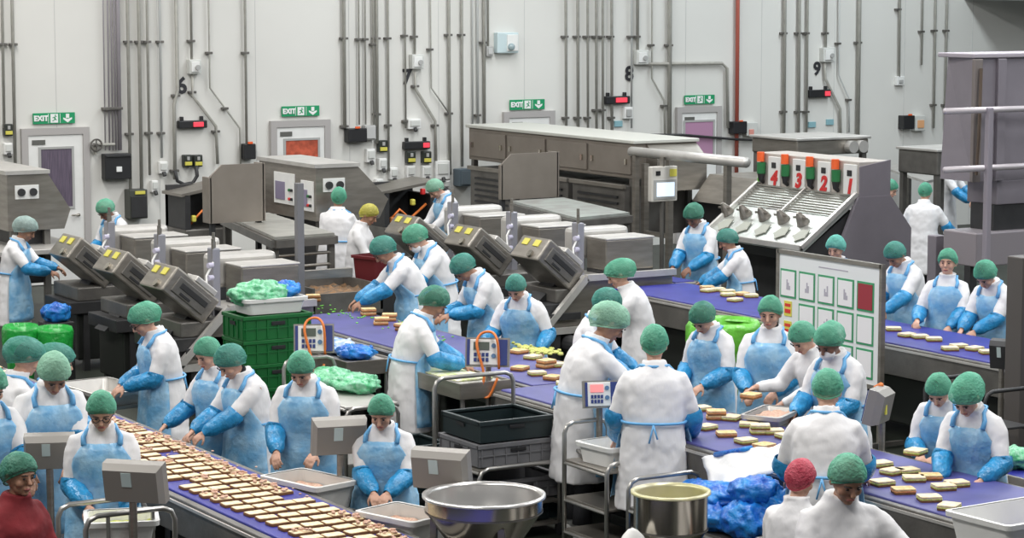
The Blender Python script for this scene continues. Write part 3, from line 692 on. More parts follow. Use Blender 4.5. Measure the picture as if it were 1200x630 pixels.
# --- right hand belt
W_(808, 242, 'person in dark green hair net and apron at far end of the right belt', f=-38, X=16.35, lean=10, nod=34, hands=T(.12, .42, 1.0, -.1, .40, 1.0), net_=('normal', 'dark'), skin=skin_c)
W_(846, 270, 'person seen from the side leaning over the right belt below the hopper bank', f=-88, X=16.1, lean=16, nod=20, hands=T(.16, .56, 1.0, -.06, .54, .98), net_=('normal', 'teal'), skin=skin_b)
W_(978, 277, 'person hidden behind the notice board, only a blue green hair net showing', f=-30, X=16.2, lean=6, nod=16, net_=('normal', 'cyan'), skin=skin_a)
W_(1042, 287, 'person with teal hair net bending over the belt just right of the notice board', f=-52, X=16.1, lean=14, nod=36, hands=T(.14, .44, 1.0, -.1, .46, 1.0), net_=('tight', 'teal'), skin=skin_b)
W_(1111, 291, 'person looking straight ahead over the right belt, middle one of three', f=-22, X=16.1, lean=4, nod=0, hands=T(.24, .36, 1.05, -.1, .38, 1.0), net_=('tight', 'green'), skin=skin_a)
W_(1149, 311, 'person with peaked green hair net bending over the right belt, rightmost of three', f=-44, X=16.0, lean=22, nod=30, hands=T(.14, .46, 1.0, -.02, .46, 1.0), net_=('peak', 'green'), skin=skin_a)
W_(1085, 214, 'person seen from behind far back between hopper bank and mauve bin, blue sleeves low', f=160, H=1.66, lean=6, nod=18, w=1.1, hands=T(.42, .30, .98, -.36, .30, .98), net_=('tight', 'green'), apron=False, skin=skin_a)
W_(1130, 184, 'person with blue sleeves partly hidden by the tall mauve bin', f=60, H=1.66, lean=20, nod=24, hands=T(.20, .50, .98, -.12, .52, 1.0), net_=('tight', 'green'), apron=False, skin=skin_a)
W_(1047, 211, 'person mostly hidden behind the numbered hopper bank, one blue sleeve showing', f=60, H=1.68, lean=6, nod=24, hands=T(.16, .42, 1.05, -.12, .42, 1.0), net_=('tight', 'green'), apron=False, skin=skin_a)
# --- left belt
W_(157, 360, 'person with glasses facing left between the filling machines and the bread slices', f=-64, X=7.55, lean=12, nod=28, hands=T(.12, .36, 1.0, -.1, .38, 1.02), net_=('tail', 'green'), glasses=True, skin=skin_a, w=1.08)
W_(237, 397, 'person with bright green hair net partly hidden behind the dark teal hair net', f=-40, X=7.4, lean=8, nod=22, hands=T(.26, .38, 1.0, -.1, .40, .98), net_=('tight', 'green'), skin=skin_a, collar=True)
W_(259, 409, 'person in dark teal hair net and black collar reaching over the bread slices', f=-50, X=7.35, lean=14, nod=30, hands=T(.16, .46, 1.02, .02, .48, 1.0), net_=('normal', 'teal'), collar=True, skin=skin_a, w=1.05)
W_(349, 416, 'person in blue apron working over a pale tub before the green crate stack', f=-12, X=7.55, lean=10, nod=32, hands=T(.14, .38, .98, -.16, .36, .98), net_=('tight', 'green'), skin=skin_a, w=1.12)
W_(445, 465, 'person with hands together behind the pale tub next to the wide steel bowl', f=-8, X=7.5, lean=8, nod=24, hands=T(.02, .40, 1.03, -.10, .40, 1.03), net_=('tight', 'green'), skin=skin_a, collar=True, w=1.08)
W_(40, 398, 'person in white coat and puffed teal hair net seen from behind at far left', f=120, X=6.02, lean=10, nod=20, net_=('wide', 'teal'), skin=skin_a, w=1.05)
W_(74, 404, 'person with puffed teal hair net hidden behind the pale green hair net', f=110, X=6.3, lean=8, nod=14, net_=('wide', 'teal'), skin=skin_a)
W_(66, 421, 'person with pale green hair net and blue apron looking down at the left edge', f=22, X=5.7, lean=12, nod=34, hands=T(.22, .36, .98, -.04, .40, .98), net_=('normal', 'pale'), skin=skin_b, w=1.1)
W_(118, 461, 'person with glasses and blue apron, hand over the white tub at lower left', f=8, X=5.65, lean=6, nod=24, hands=T(.10, .30, .98, -.16, .32, .92), net_=('tight', 'green'), glasses=True, skin=skin_a, w=1.08)
W_(-8, 432, 'person in blue apron cut off by the left edge of the photograph', f=30, X=5.2, lean=8, nod=24, net_=('normal', 'green'), skin=skin_a)
W_(24, 531, 'person in dark red coat and green hair net in the lower left corner', f=60, H=1.62, lean=6, nod=4, turn=12, hands=T(.22, .30, 1.0, -.14, .34, .95), net_=('normal', 'dark'), coat=maroon_m, apron=False, skin=skin_b, w=1.1)
# --- foreground right
W_(998, 536, 'person in white coat with grey hair and green net, lowest worker at right', f=14, H=1.76, kmax=1.2, lean=6, nod=24, hands=T(.25, .34, .92, -.5, .36, 1.05), net_=('tight', 'green'), apron=False, sleeves=False, grey=True, skin=skin_b, w=1.08)
W_(941, 537, 'person in a red hair net and white coat seen from behind', f=150, H=1.54, lean=5, nod=16, hands=T(.2, .34, .95, -.2, .34, .95), net_=('tight', 'red'), apron=False, sleeves=False, skin=skin_a)
# ============================================================ CONVEYORS AND MACHINES
def conveyor(name, x0, x1, y0, y1, z, label, belt, legs, cat='conveyor', rail=.06, skirt=.26):
    t = thing(name, ((x0+x1)/2, (y0+y1)/2, 0), label, cat)
    b = MB(); b.box(x0, x1, y0, y1, z-.03, z, .01); b.build('belt', belt, t, world=True)
    b = MB()
    for x in (x0-rail, x1): b.box(x, x+rail, y0, y1, z-skirt, z-.012, .008)
    b.build('side_rail', steel_d if name != 'sandwich_conveyor_a' else steel, t, world=True)
    b = MB(); b.box(x0, x1, y0+.05, y1-.05, z-skirt*.9, z-.06); b.build('belt_bed', dark_m, t, world=True)
    b = MB()
    for x in (x0-rail-.015, x1+rail+.002): b.box(x, x+.014, y0, y1, z-.05, z-.03)
    b.build('wear_strip', steel_l, t, world=True)
    n_ = max(1, int((y1-y0)/1.3)); st = (y1-y0)/n_
    if y1-y0 > 2:
        for k in range(n_): b = MB(); b.box(x0+.14, x1-.14, y0+k*st+.12, y0+(k+1)*st-.12, .14, z-skirt-.04, .02); b.build('under_belt_shade_panel', mat('near_black_panel', (.012, .014, .012), .5), t, world=True)  # near-black panels added to deepen the shade under the belt
    for y in (y0, y1):
        b = MB(); b.cyl((x0, y, z-.045), (x1, y, z-.045), .035, 12); b.build('end_roller', steel, t, world=True)
    for y in legs:
        for x in (x0+.03, x1-.03):
            b = MB(); b.box(x-.03, x+.03, y-.03, y+.03, .03, z-.08); b.build('leg', dark_m, t, world=True)
        b = MB(); b.box(x0, x1, y-.02, y+.02, .25, .30); b.build('cross_bar', dark_m, t, world=True)
    return t
conveyor('belt_conveyor', 6.2, 6.93, 8.5, 24.0, .95, 'long violet blue belt conveyor on the left, covered in rows of sandwich slices', blue_belt2, (9, 12, 15, 18, 21, 23.6))
conveyor('belt_conveyor', 10.20, 11.22, 8.2, 17.3, .95, 'violet blue belt conveyor in the middle foreground with scattered sandwiches', blue_belt, (9, 11.5, 14, 16.8))
conveyor('belt_conveyor', 10.55, 11.45, 17.35, 22.35, .95, 'violet blue belt conveyor behind the middle one, stacked sandwiches and green crumbs on it', blue_belt, (17.8, 20.2, 22))
conveyor('belt_conveyor', 14.8, 15.8, 13.6, 22.6, .95, 'violet blue belt conveyor on the right, running behind the notice board', blue_belt2, (14, 17, 20, 22.3), skirt=.3)
conveyor('belt_conveyor', 15.74, 16.02, 22.7, 24.3, .95, 'short narrow blue belt between the last motor housing and the far aproned worker', blue_belt2, (23, 24))
# side work tables of pale steel along the near side workers' belt
def tilted(c, ax, th): return Matrix.Translation(c) @ Matrix.Rotation(th, 4, ax)
def filling_head(t, x, y, z, labels=1):
    """boxy stainless head leaning over toward -x"""
    M = Matrix.Translation((x, y, z)) @ Matrix.Rotation(R(40), 4, 'Y') 
    g = MB(); g.box(-.30, .30, -.30, .30, -.17, .13, .02, m=M); h = g.build('filling_head', steel, t, world=True)
    b = MB(); b.box(-.22, .22, -.315, -.295, -.11, .07, .01, m=M); b.build('side_panel', steel_d, h, world=True)
    b = MB(); b.box(-.16, .20, -.322, -.312, -.03, .03, .004, m=M); b.box(-.12, .02, -.322, -.312, -.09, -.06, .004, m=M); b.build('side_vent', dark_m, h, world=True)
    b = MB(); b.box(-.06, .22, -.30, -.02, .125, .19, .012, m=M); b.build('ridge_plate', steel_l, h, world=True)
    for c in (-.10, .14):
        b = MB(); b.box(-.312, -.300, c-.06, c+.06, .0, .085, .003, m=M); b.build('yellow_label', yellow_s, h, world=True)
    b = MB(); b.box(-.05, .28, .32, .46, -.14, .12, .015, m=M); b.box(-.2, -.05, .33, .42, -.12, .02, .01, m=M); b.build('slotted_guide', steel_l, h, world=True)
    b = MB(); b.cyl(M @ Vector((-.30, -.12, -.11)), M @ Vector((-.33, -.12, -.11)), .045, 20); b.build('front_disc', steel_b, h, world=True)
    b = MB(); b.bar(M @ Vector((.30, -.2, -.15)), M @ Vector((.62, -.2, -.22)), .03); b.bar(M @ Vector((.30, .2, -.15)), M @ Vector((.62, .2, -.22)), .03); b.build('hinge_arm', steel_d, t, world=True)
def filling_unit(name, xh, y, xc, xb, label, zb=1.0, lid=True):
    t = thing(name, (xc, y, 0), label, 'filling machine')
    b = MB()
    b.box(xh-.30, xb+.70, y-.42, y+.42, .66, .80, .01); b.build('machine_bed', dark_m, t, world=True)
    b = MB(); b.box(xh-.2, xb+.6, y-.36, y+.36, .12, .655, .02); b.build('under_bed_shade_box', mat('near_black_panel', (.012, .014, .012), .5), t, world=True)  # near-black box added to darken the space under the machine bed
    for (x, yy) in ((xh-.1, y-.36), (xh-.1, y+.36), (xb+.64, y-.36), (xb+.64, y+.36)):
        b = MB(); b.box(x-.035, x+.035, yy-.035, yy+.035, 0, .67); b.build('leg', dark_m, t, world=True)
    b = MB(); b.prism([(xh-.35, y-.2, .66), (xh+.1, y-.2, .66), (xh+.30, y-.2, 1.0), (xh+.05, y-.2, 1.0)], (0, .3, 0)); b.build('tilt_bracket', black, t, world=True)
    b = MB(); b.box(xc-.55, xb+.1, y-.40, y+.40, .80, .96, .015); b.build('drip_tray', steel_d, t, world=True)
    filling_head(t, xh, y-.12, 1.25)
    # column with cylinders
    b = MB(); b.box(xc-.045, xc+.045, y-.07, y+.07, .9, 1.66, .012); c = b.build('column', mat('lavender_steel', (.34, .34, .38), .4, .4), t, world=True)
    for dx, dy, h in ((-.03, -.05, 1.76), (.03, .05, 1.72), (.0, .0, 1.82)):
        b = MB(); b.cyl((xc+dx, y+dy, 1.55), (xc+dx, y+dy, h), .018, 8); b.build('guide_rod', steel, c, world=True)
    for k in range(4):
        b = MB(); b.cyl((xc-.05, y-.08, 1.1+k*.13), (xc-.11, y-.1, 1.1+k*.13), .028, 10); b.build('pneumatic_valve', mat('lilac_plastic', (.50, .48, .60), .4), c, world=True)
    b = MB(); b.tube([(xc-.08, y-.12, 1.12), (xc-.15, y-.16, 1.2), (xc-.13, y-.1, 1.38), (xc-.04, y-.08, 1.52)], .012, 6); b.build('air_hose', white_p, c, world=True)
    # motor housing and lid behind it
    b = MB(); b.box(xb, xb+.66, y-.21, y+.21, zb, zb+.36, .018); m = b.build('motor_housing', steel, t, world=True)
    b = MB(); b.box(xb-.01, xb+.67, y-.22, y+.22, zb+.355, zb+.38, .01); b.build('housing_lid', steel_l, m, world=True)
    b = MB(); b.box(xb-.14, xb+.62, y+.24, y+.50, zb+.1, zb+.46, .05); b.build('rear_cover', steel_l, t, world=True)
    b = MB(); b.box(xb, xb+.66, y-.2, y+.2, .78, zb, .0); b.build('housing_plinth', dark_m, t, world=True)
    return t
for i, (y, n) in enumerate(((22.8, 'nearest of the three in the left bank'), (24.4, 'middle of the three in the left bank'), (26.05, 'farthest of the three in the left bank'))):
    filling_unit('filling_machine', 9.55+.10*i, y, 9.98+.06*i, 10.2+.06*i, 'stainless filling machine with tilted yellow labelled head, ' + n, zb=1.10)
for i, (y, n) in enumerate(((23.14, 'nearest of three behind the middle belt'), (24.7, 'middle of three behind the middle belt'), (26.22, 'farthest of three behind the middle belt'))):
    filling_unit('filling_machine', 14.2, y, 14.68+.04*i, 14.93+.05*i, 'stainless filling machine with tilted yellow labelled head, ' + n, zb=1.10)
# sloping near ends of the two banks
def bank_end(x0, x1, y, label, zt=1.06):
    t = thing('outfeed_frame', ((x0+x1)/2, y-.4, 0), label, 'machine frame')
    b = MB(); b.prism([(x0-.55, y-.55, .52), (x1, y-.55, .52), (x1, y-.55, zt), (x0, y-.55, zt)], (0, .05, 0)); b.build('end_plate', steel, t, world=True)
    b = MB(); b.bar((x0-.60, y-.60, .50), (x0-.02, y-.60, zt+.02), .035); b.bar((x0-.02, y-.60, zt+.02), (x1, y-.60, zt+.02), .035); b.bar((x0-.6, y-.6, .5), (x1, y-.6, .5), .035); b.build('end_frame', steel_l, t, world=True)
    b = MB(); b.box(x0, x1, y-.55, y+.2, zt-.04, zt, .01); b.build('top_plate', steel_l, t, world=True)
    for x in (x0-.4, x1-.1):
        b = MB(); b.box(x-.04, x+.04, y-.6, y-.52, 0, .52); b.build('leg', dark_m, t, world=True)
    b = MB(); b.box(x0-.5, x0-.1, y-.62, y-.60, .62, .70, .003); b.cyl((x0-.25, y-.6, .35), (x0-.25, y-.85, .35), .10, 14); b.build('drive_motor', dark_m, t, world=True)
bank_end(9.95, 10.92, 22.93, 'sloping steel end frame of the left machine bank beside the green crates', 1.06)
bank_end(14.5, 15.7, 23.25, 'sloping steel end frame of the middle machine bank behind the wide green hair net', 1.06)
# guard plates (tall flat stainless screens) and the slatted tables in front
def guard(px0, px1, py0, py1, Y, label, m, dep=.2):
    a = atY(px0, py1, Y); c = atY(px1, py0, Y); t = thing('guard_plate', (a.x, Y, 0), label, 'guard plate')
    W = c.x-a.x; zt = c.z; zb_ = a.z
    b = MB(); b.prism([(0, 0, zb_), (W, 0, zb_), (W, 0, zt), (.16, 0, zt), (0, 0, zt-.14)], (0, .03, 0)); b.build('front_sheet', m, t)
    b = MB(); b.box(-.02, .02, 0, dep, zb_, zt-.15, .004); b.build('side_sheet', m, t)
    b = MB(); b.box(W-.02, W+.02, 0, .25, zb_, zt, .004); b.build('side_sheet', m, t)
    for x in (.05, W-.05):
        b = MB(); b.box(x-.03, x+.03, .04, .10, 0, zb_+.1); b.build('leg', dark_m, t)
    return t
guard(247, 309, 191, 262, 26.9, 'tall brown grey guard plate behind the left machine bank', brown_st)
guard(588, 654, 178, 234, 28.6, 'tall brown grey guard plate left of the long steel tunnel', brown_st, .06)
def slat_table(p, label, m, rods=True):
    """p: four pixel corners at one height"""
    z = 1.42; q = [atz(x, y, z) for x, y in p]; c = sum(q, Vector())/4
    t = thing('mesh_table', (c.x, c.y, 0), label, 'table')
    b = MB(); b.prism([v for v in q], (0, 0, .035)); b.build('mesh_top', m, t, world=True)
    b = MB()
    for i in range(4): b.bar(q[i]-Vector((0, 0, .05)), q[(i+1) % 4]-Vector((0, 0, .05)), .045)
    b.build('top_frame', steel_d, t, world=True)
    for v in q:
        v = v.lerp(c, .06); b = MB(); b.box(v.x-.035, v.x+.035, v.y-.035, v.y+.035, 0, z); b.build('leg', steel_d, t, world=True)
    b = MB()
    for k in range(2):
        a, d = q[3].lerp(c, .05), q[2].lerp(c, .05); b.cyl((a.x, a.y, z-.2-.14*k), (d.x, d.y, z-.2-.14*k), .02)
    b.build('cross_rail', steel, t, world=True)
    return t
slat_table([(262, 254), (315, 252), (392, 276), (322, 281)], 'perforated steel table top between guard plate and upright post in the left machine bank', slot_m)
slat_table([(600, 238), (660, 234), (738, 252), (675, 258)], 'pale green tinted mesh table in front of the long tunnel machine', perf_m)
# upright post
p = Vector((11.04, 22.95, 0)); b = MB(); b.box(p.x-.04, p.x+.04, p.y-.04, p.y+.04, 0, 2.28, .006); t = thing('upright_post', (p.x, p.y, 0), 'grey upright square post between the filling machines and the coat seen from behind', 'post')
b.build('post', light_g if False else mat('post_grey', (.17, .17, .18), .5), t, world=True); b = MB(); b.box(p.x+.03, p.x+.62, p.y-.03, p.y+.03, 1.24, 1.34, .004); b.build('post_bracket', steel, t, world=True)
b = MB(); b.box(p.x-.11, p.x+.11, p.y-.11, p.y+.11, 0, .02); b.build('foot_plate', dark_m, t, world=True)
# metering cabinets (hopper shaped steel housings)
def meter_cabinet(x0, x1, y0, y1, z0, z1, label, panels, slope=.45):
    t = thing('metering_cabinet', ((x0+x1)/2, (y0+y1)/2, 0), label, 'machine cabinet')
    b = MB(); b.prism([(x0, y0, z0), (x1+slope*.7, y0, z0), (x1+slope, y0, z0+.25), (x1, y0, z1), (x0, y0, z1)], (0, y1-y0, 0)); b.build('cabinet_body', steel, t, world=True)
    b = MB(); b.prism([(x0-.03, y0-.03, z1), (x1+.02, y0-.03, z1), (x1+.02, y1+.03, z1), (x0-.03, y1+.03, z1)], (0, 0, .05)); b.build('top_cover', white_w if False else steel_l, t, world=True)
    b = MB(); b.box(x0+.15, x1, y0+.2, y1-.2, .5, z0, .02); b.build('support_box', dark_m, t, world=True)
    for x, y in ((x0+.1, y0+.1), (x1, y0+.1), (x0+.1, y1-.1), (x1, y1-.1)):
        b = MB(); b.box(x-.04, x+.04, y-.04, y+.04, 0, z0+.02); b.build('leg', steel_d, t, world=True)
    # round dials plate on the near end
    b = MB(); b.box(x0+.10, x0+.42, y0-.015, y0, z1-.32, z1-.14, .004); d = b.build('dial_plate', white_p, t, world=True)
    for dx in (.18, .34):
        b = MB(); b.cyl((x0+dx, y0-.01, z1-.23), (x0+dx, y0-.05, z1-.23), .05); b.build('dial', dark_m, d, world=True)
    return t
# line above the left bank
q = atz(370, 197, 2.0)
t = meter_cabinet(q.x, q.x+.62, q.y, q.y+1.75, 1.30, 2.0, 'large steel metering cabinet with two control panels below the orange red door', 1)
for y0, y1, z0, z1, nm in ((q.y+.62, q.y+1.25, 1.46, 1.88, 'control_panel'), (q.y+.05, q.y+.42, 1.42, 1.82, 'switch_panel')):
    b = MB(); b.box(q.x-.02, q.x, y0, y1, z0, z1, .004); pn = b.build(nm, white_p, t, world=True)
    b = MB(); b.box(q.x-.03, q.x-.018, y0+(y1-y0)*.45, y1-.06, z0+.06, z1-.12); b.build('display', mat('mauve_screen', (.25, .22, .32), .3), pn, world=True)
    for k in range(4):
        b = MB(); b.cyl((q.x-.02, y0+.06+.07*(k % 2), z0+.08+.12*(k//2)), (q.x-.045, y0+.06+.07*(k % 2), z0+.08+.12*(k//2)), .02, 8); b.build('button', [black, red_s, black, green_d][k], pn, world=True)
q1 = atz(8, 205, 1.95)
t = meter_cabinet(q1.x, q1.x+.55, q1.y, q1.y+1.8, 1.22, 1.95, 'steel metering cabinet with a sloped side at the far left edge', 1, slope=.30)
# cabinet underneath, extended steel base
b = MB(); b.box(q1.x-.6, q1.x+.95, q1.y-.5, q1.y+1.6, .95, 1.02, .01)
tag(b.build('steel_shelf', steel_l, world=True), 'pale steel shelf under the leftmost metering cabinet', 'shelf')

# open dark machines under the wall boxes
def open_machine(x0, x1, y0, y1, z0, z1, label, bits):
    t = thing('open_machine', ((x0+x1)/2, (y0+y1)/2, 0), label, 'machine')
    b = MB(); b.box(x0, x1, y0, y1, .2, z0, .02); b.build('base_box', steel_d, t, world=True)
    b = MB(); b.box(x0, x1, y1-.1, y1, z0, z1); b.box(x0, x0+.08, y0, y1, z0, z1-.1); b.box(x1-.08, x1, y0, y1, z0, z1-.15); b.build('frame_walls', dark_m, t, world=True)
    b = MB(); b.prism([(x0-.05, y0, z1-.12), (x1+.05, y0, z1+.02), (x1+.05, y0, z1+.06), (x0-.05, y0, z1-.08)], (0, y1-y0, 0)); b.build('sloping_lid', steel, t, world=True)
    for i, (dx, dz, m) in enumerate(bits): b = MB(); b.box(x0+dx, x0+dx+.06, y0-.02, y0+.06, z0+dz, z0+dz+.09, .015); b.build('coloured_part', m, t, world=True)
    b = MB(); b.tube([(x0+.1, y0+.1, z0+.05), (x0+.25, y0, z0+.25), (x0+.45, y0+.05, z0+.1), (x1-.1, y0+.1, z0+.3)], .02, 6); b.build('loose_cable', orange_c, t, smooth=True, world=True)
    for x in (x0+.06, x1-.06):
        for y in (y0+.06, y1-.06): b = MB(); b.box(x-.03, x+.03, y-.03, y+.03, 0, .22); b.build('leg', dark_m, t, world=True)
open_machine(12.85, 13.55, 30.3, 31.0, 1.05, 1.62, 'dark open machine with a red lamp behind the tall left guard plate', ((.3, .32, red_s), (.1, .1, yellow_s)))
open_machine(16.3, 17.15, 31.0, 31.8, .85, 1.45, 'dark open machine with orange cable behind the bending worker below number seven', ((.1, .05, mat('rust', (.45, .16, .05))), (.45, .3, yellow_s), (.62, .45, red_s)))
# ------------------------------------------------------------ long tunnel machine
t = thing('tunnel_machine', (19.1, 30, 0), 'long brown steel tunnel machine standing before the third door', 'machine')
TX0, TX1, TY0, TY1 = 18.7, 19.75, 28.0, 32.7
b = MB(); b.box(TX0, TX1, TY0, TY1, 1.66, 2.16, .015); b.build('upper_housing', brown_st, t, world=True)
b = MB(); b.box(TX0-.04, TX1+.04, TY0-.04, TY1+.04, 2.16, 2.21, .01); b.build('roof_sheet', mat('pale_roof_sheet', (.60, .60, .55), .45, .2), t, world=True)
b = MB(); b.prism([(TX0+.35, TY0-.55, 1.55), (TX1, TY0-.55, 1.55), (TX1, TY0-.04, 2.16), (TX0+.35, TY0-.04, 2.16), ], (0, 0, 0.001)); b.bm.clear()
b.prism([(TX0+.2, TY0, 1.5), (TX0+.2, TY0-.28, 1.5), (TX0+.2, TY0-.28, 1.95), (TX0+.2, TY0, 2.16)], (TX1-TX0-.2, 0, 0)); b.build('end_hood', steel, t, world=True)
for i in range(4):
    y0 = TY0+.06+i*1.16; b = MB(); b.box(TX0-.03, TX0, y0, y0+1.08, 1.72, 2.10, .008); p = b.build('access_panel', brown_st, t, world=True)
    b = MB(); b.box(TX0-.06, TX0-.03, y0+.08, y0+.12, 1.86, 1.94); b.box(TX0-.06, TX0-.03, y0+.96, y0+1.0, 1.86, 1.94); b.build('latch', steel_b, p, world=True)
for i in range(3):
    y0 = TY0+.1+i*1.5; b = MB(); b.box(TX0-.10, TX1-.1, y0, y0+1.38, .85, 1.56, .012); p = b.build('lower_cabinet', steel_d, t, world=True)
    b = MB()
    for k in range(6): b.box(TX0-.13, TX0-.10, y0+.15, y0+1.2, .93+k*.09, .96+k*.09)
    b.build('louvre', dark_m, p, world=True)
    b = MB(); b.box(TX0-.15, TX0-.09, y0-.03, y0+1.4, 1.52, 1.58, .006); b.build('ledge', steel, p, world=True)
for y in (TY0+.1, TY1-.1):
    for x in (TX0+.05, TX1-.05): b = MB(); b.box(x-.04, x+.04, y-.04, y+.04, 0, 1.66); b.build('leg', steel_d, t, world=True)
b = MB(); b.box(TX0-.03, TX0+.05, TY0-.9, TY0-.82, 0, 2.0); b.box(TX0-.03, TX0+.05, TY0-.3, TY0-.22, 0, 1.9); b.box(TX0-.02, TX0+.04, TY0-.85, TY0-.25, .9, .96); b.build('door_post', steel, t, world=True)
# rail pipe from the tunnel to the hopper bank
b = MB(); b.cyl((18.62, 27.95, 2.06), (18.40, 24.95, 2.10), .07, 16); t = thing('guide_rail', (18.6, 26.5, 0), 'thick pale steel tube spanning from the tunnel machine to the numbered hopper bank', 'rail')
b.build('tube', steel_l, t, smooth=True, world=True); b = MB(); b.box(18.55, 18.62, 27.75, 27.83, 0, 2.02); b.build('support_post', steel, t, world=True)
b = MB(); b.box(18.42, 18.5, 25.4, 25.48, 0, 2.04); b.build('support_post', steel, t, world=True)
# touch screen on an arm
p = atX(767, 216, 18.3); t = thing('touch_screen', (p.x, p.y, 0), 'white framed touch screen hanging below the thick steel tube', 'control panel')
W = .42; b = MB(); b.box(p.x-W*.1, p.x+W*.9, p.y, p.y+.10, p.z-.24, p.z+.24, .012); b.build('housing', mat('cream_panel', (.66, .63, .58), .5), t, world=True)
b = MB(); b.box(p.x-W*.04, p.x+W*.84, p.y-.012, p.y, p.z-.21, p.z+.06, .004); b.build('bezel', grey_p, t, world=True)
b = MB(); b.box(p.x+.03, p.x+W*.76, p.y-.018, p.y-.01, p.z-.17, p.z+.02); b.build('lit_screen', screen_m, t, world=True)
b = MB(); b.box(p.x+.02, p.x+.09, p.y-.012, p.y, p.z+.12, p.z+.18); b.build('switch', black, t, world=True)
b = MB(); b.box(p.x+.25, p.x+.36, p.y-.012, p.y, p.z+.10, p.z+.20); b.build('yellow_button_plate', yellow_s, t, world=True)
b = MB(); b.cyl((p.x+.16, p.y+.05, p.z+.22), (p.x+.16, p.y+.05, 2.05), .035); b.build('arm', steel, t, world=True)
b = MB(); b.cyl((p.x+.16, p.y+.05, 0), (p.x+.16, p.y+.05, p.z-.22), .03); b.build('stand', steel_d, t, world=True)
# dark machinery behind the far right hand workers
t = thing('packing_machine', (21.2, 27.5, 0), 'dark machine with blue and yellow bits behind the dark green hair net', 'machine')
b = MB(); b.box(20.6, 22.0, 26.9, 28.6, .5, 1.35, .02); b.build('main_body', dark_m, t, world=True)
b = MB(); b.prism([(20.5, 26.8, 1.35), (22.1, 26.8, 1.35), (21.8, 26.8, 1.72), (20.8, 26.8, 1.72)], (0, 1.6, 0)); b.build('grey_hood', steel, t, world=True)
b = MB(); b.box(20.55, 21.0, 26.3, 26.8, .8, 1.5, .015); b.build('side_cabinet', steel_d, t, world=True)
b = MB(); b.box(21.0, 21.6, 26.72, 26.9, 1.15, 1.4, .03); b.build('blue_guard', blue_bag, t, world=True)
b = MB(); b.cyl((21.2, 26.7, .98), (21.2, 26.86, .98), .09, 18); b.build('yellow_disc', mat('amber', (.7, .42, .04), .4), t, world=True)
for x in (20.7, 21.9): b = MB(); b.box(x-.04, x+.04, 26.95, 27.03, 0, .5); b.build('leg', steel_d, t, world=True)
for o in (t,): o.location = (20.15, 26.75, 0)
# ------------------------------------------------------------ hopper bank with plates 4 3 2 1
t = thing('hopper_bank', (18.3, 23.4, 0), 'sloped steel hopper bank with four number plates and orange beacons', 'machine')
Y0, Y1 = 22.35, 24.36; XF, XB = 18.15, 18.62
b = MB(); b.box(XF, XB, Y0, Y1, 1.86, 2.28, .012); b.build('number_box', mat('cream_steel', (.50, .46, .42), .5, .3), t, world=True)
b = MB(); b.prism([(XF, Y0-.02, 1.86), (XB, Y0-.02, 1.86), (XB, Y0-.02, 2.29), (XF, Y0-.02, 2.22)], (0, .02, 0)); b.build('end_cap', mauve, t, world=True)
b = MB(); b.prism([(XF-.02, Y0-.03, 1.86), (XB, Y0-.03, 1.86), (18.95, Y0-.03, 1.45), (18.95, Y0-.03, .55), (17.8, Y0-.03, .55), (17.85, Y0-.03, 1.25)], (0, .06, 0)); b.build('side_plate', mauve, t, world=True)
b = MB(); b.prism([(XF, Y0+.02, 1.86), (XF+.04, Y0+.02, 1.83), (17.34, Y0+.02, 1.23), (17.30, Y0+.02, 1.27)], (0, Y1-Y0-.04, 0)); sp_ = b.build('sloped_panel', perf_m, t, world=True)
def slope(u, y, off=0):   # u 0 top .. 1 bottom along the panel
    a = Vector((XF, y, 1.88)); c = Vector((17.32, y, 1.28)); n = Vector((-.58, 0, .81)); return a.lerp(c, u)+n*off
b = MB()
for k in range(9): b.bar(slope(.03+.045*k, Y0+.05, .012), slope(.03+.045*k, Y1-.05, .012), .009)
b.build('panel_slats', slot_m, t, world=True)
b = MB(); b.bar(slope(0, Y0+.02, .02), slope(1, Y0+.02, .02), .025); b.bar(slope(1, Y0+.02, .01), slope(1, Y1-.02, .01), .03); b.bar(slope(0, Y1-.02, .02), slope(1, Y1-.02, .02), .025); b.bar(slope(0, (Y0+Y1)/2, .02), slope(.5, (Y0+Y1)/2, .02), .015); b.build('panel_rim', steel_l, t, world=True)
for k in range(5):
    y = Y0+.24+k*.385
    b = MB(); ring = []
    for j in range(20):
        a = 2*math.pi*j/20; r_ = .095 if j % 4 else .125; c = slope(.80, y, .012); u = (slope(1, y)-slope(0, y)).normalized()
        ring.append(c + u*math.cos(a)*r_ + Vector((0, 1, 0))*math.sin(a)*r_)
    b.prism(ring, Vector((-.58, 0, .81))*.012); b.build('star_opening', mat('star_plate', (.33, .34, .29), .5), t, world=True)
    b = MB(); c = slope(.58, y+.2, .0); n = Vector((-.58, 0, .81)); b.tube([c, c+n*.10, c+n*.16], [.085, .05, .02], 12); b.bar(c+n*.08+Vector((0, -.13, 0)), c+n*.08+Vector((0, .13, 0)), .012); b.build('feeder_knob', steel, t, world=True)
b = MB(); b.box(17.9, 18.9, Y0+.05, Y1, .45, 1.2, .02); b.build('lower_body', dark_m, t, world=True)
b = MB(); b.prism([(17.36, Y0+.05, 1.22), (18.1, Y0+.05, 1.7), (18.1, Y0+.05, 1.05), (17.45, Y0+.05, 1.1)], (0, Y1-Y0-.1, 0)); b.build('under_tray', dark_m, t, world=True)
for y in (Y0+.15, Y1-.15):
    for x in (17.95, 18.85): b = MB(); b.box(x-.05, x+.05, y-.05, y+.05, 0, .5); b.build('leg', dark_m, t, world=True)
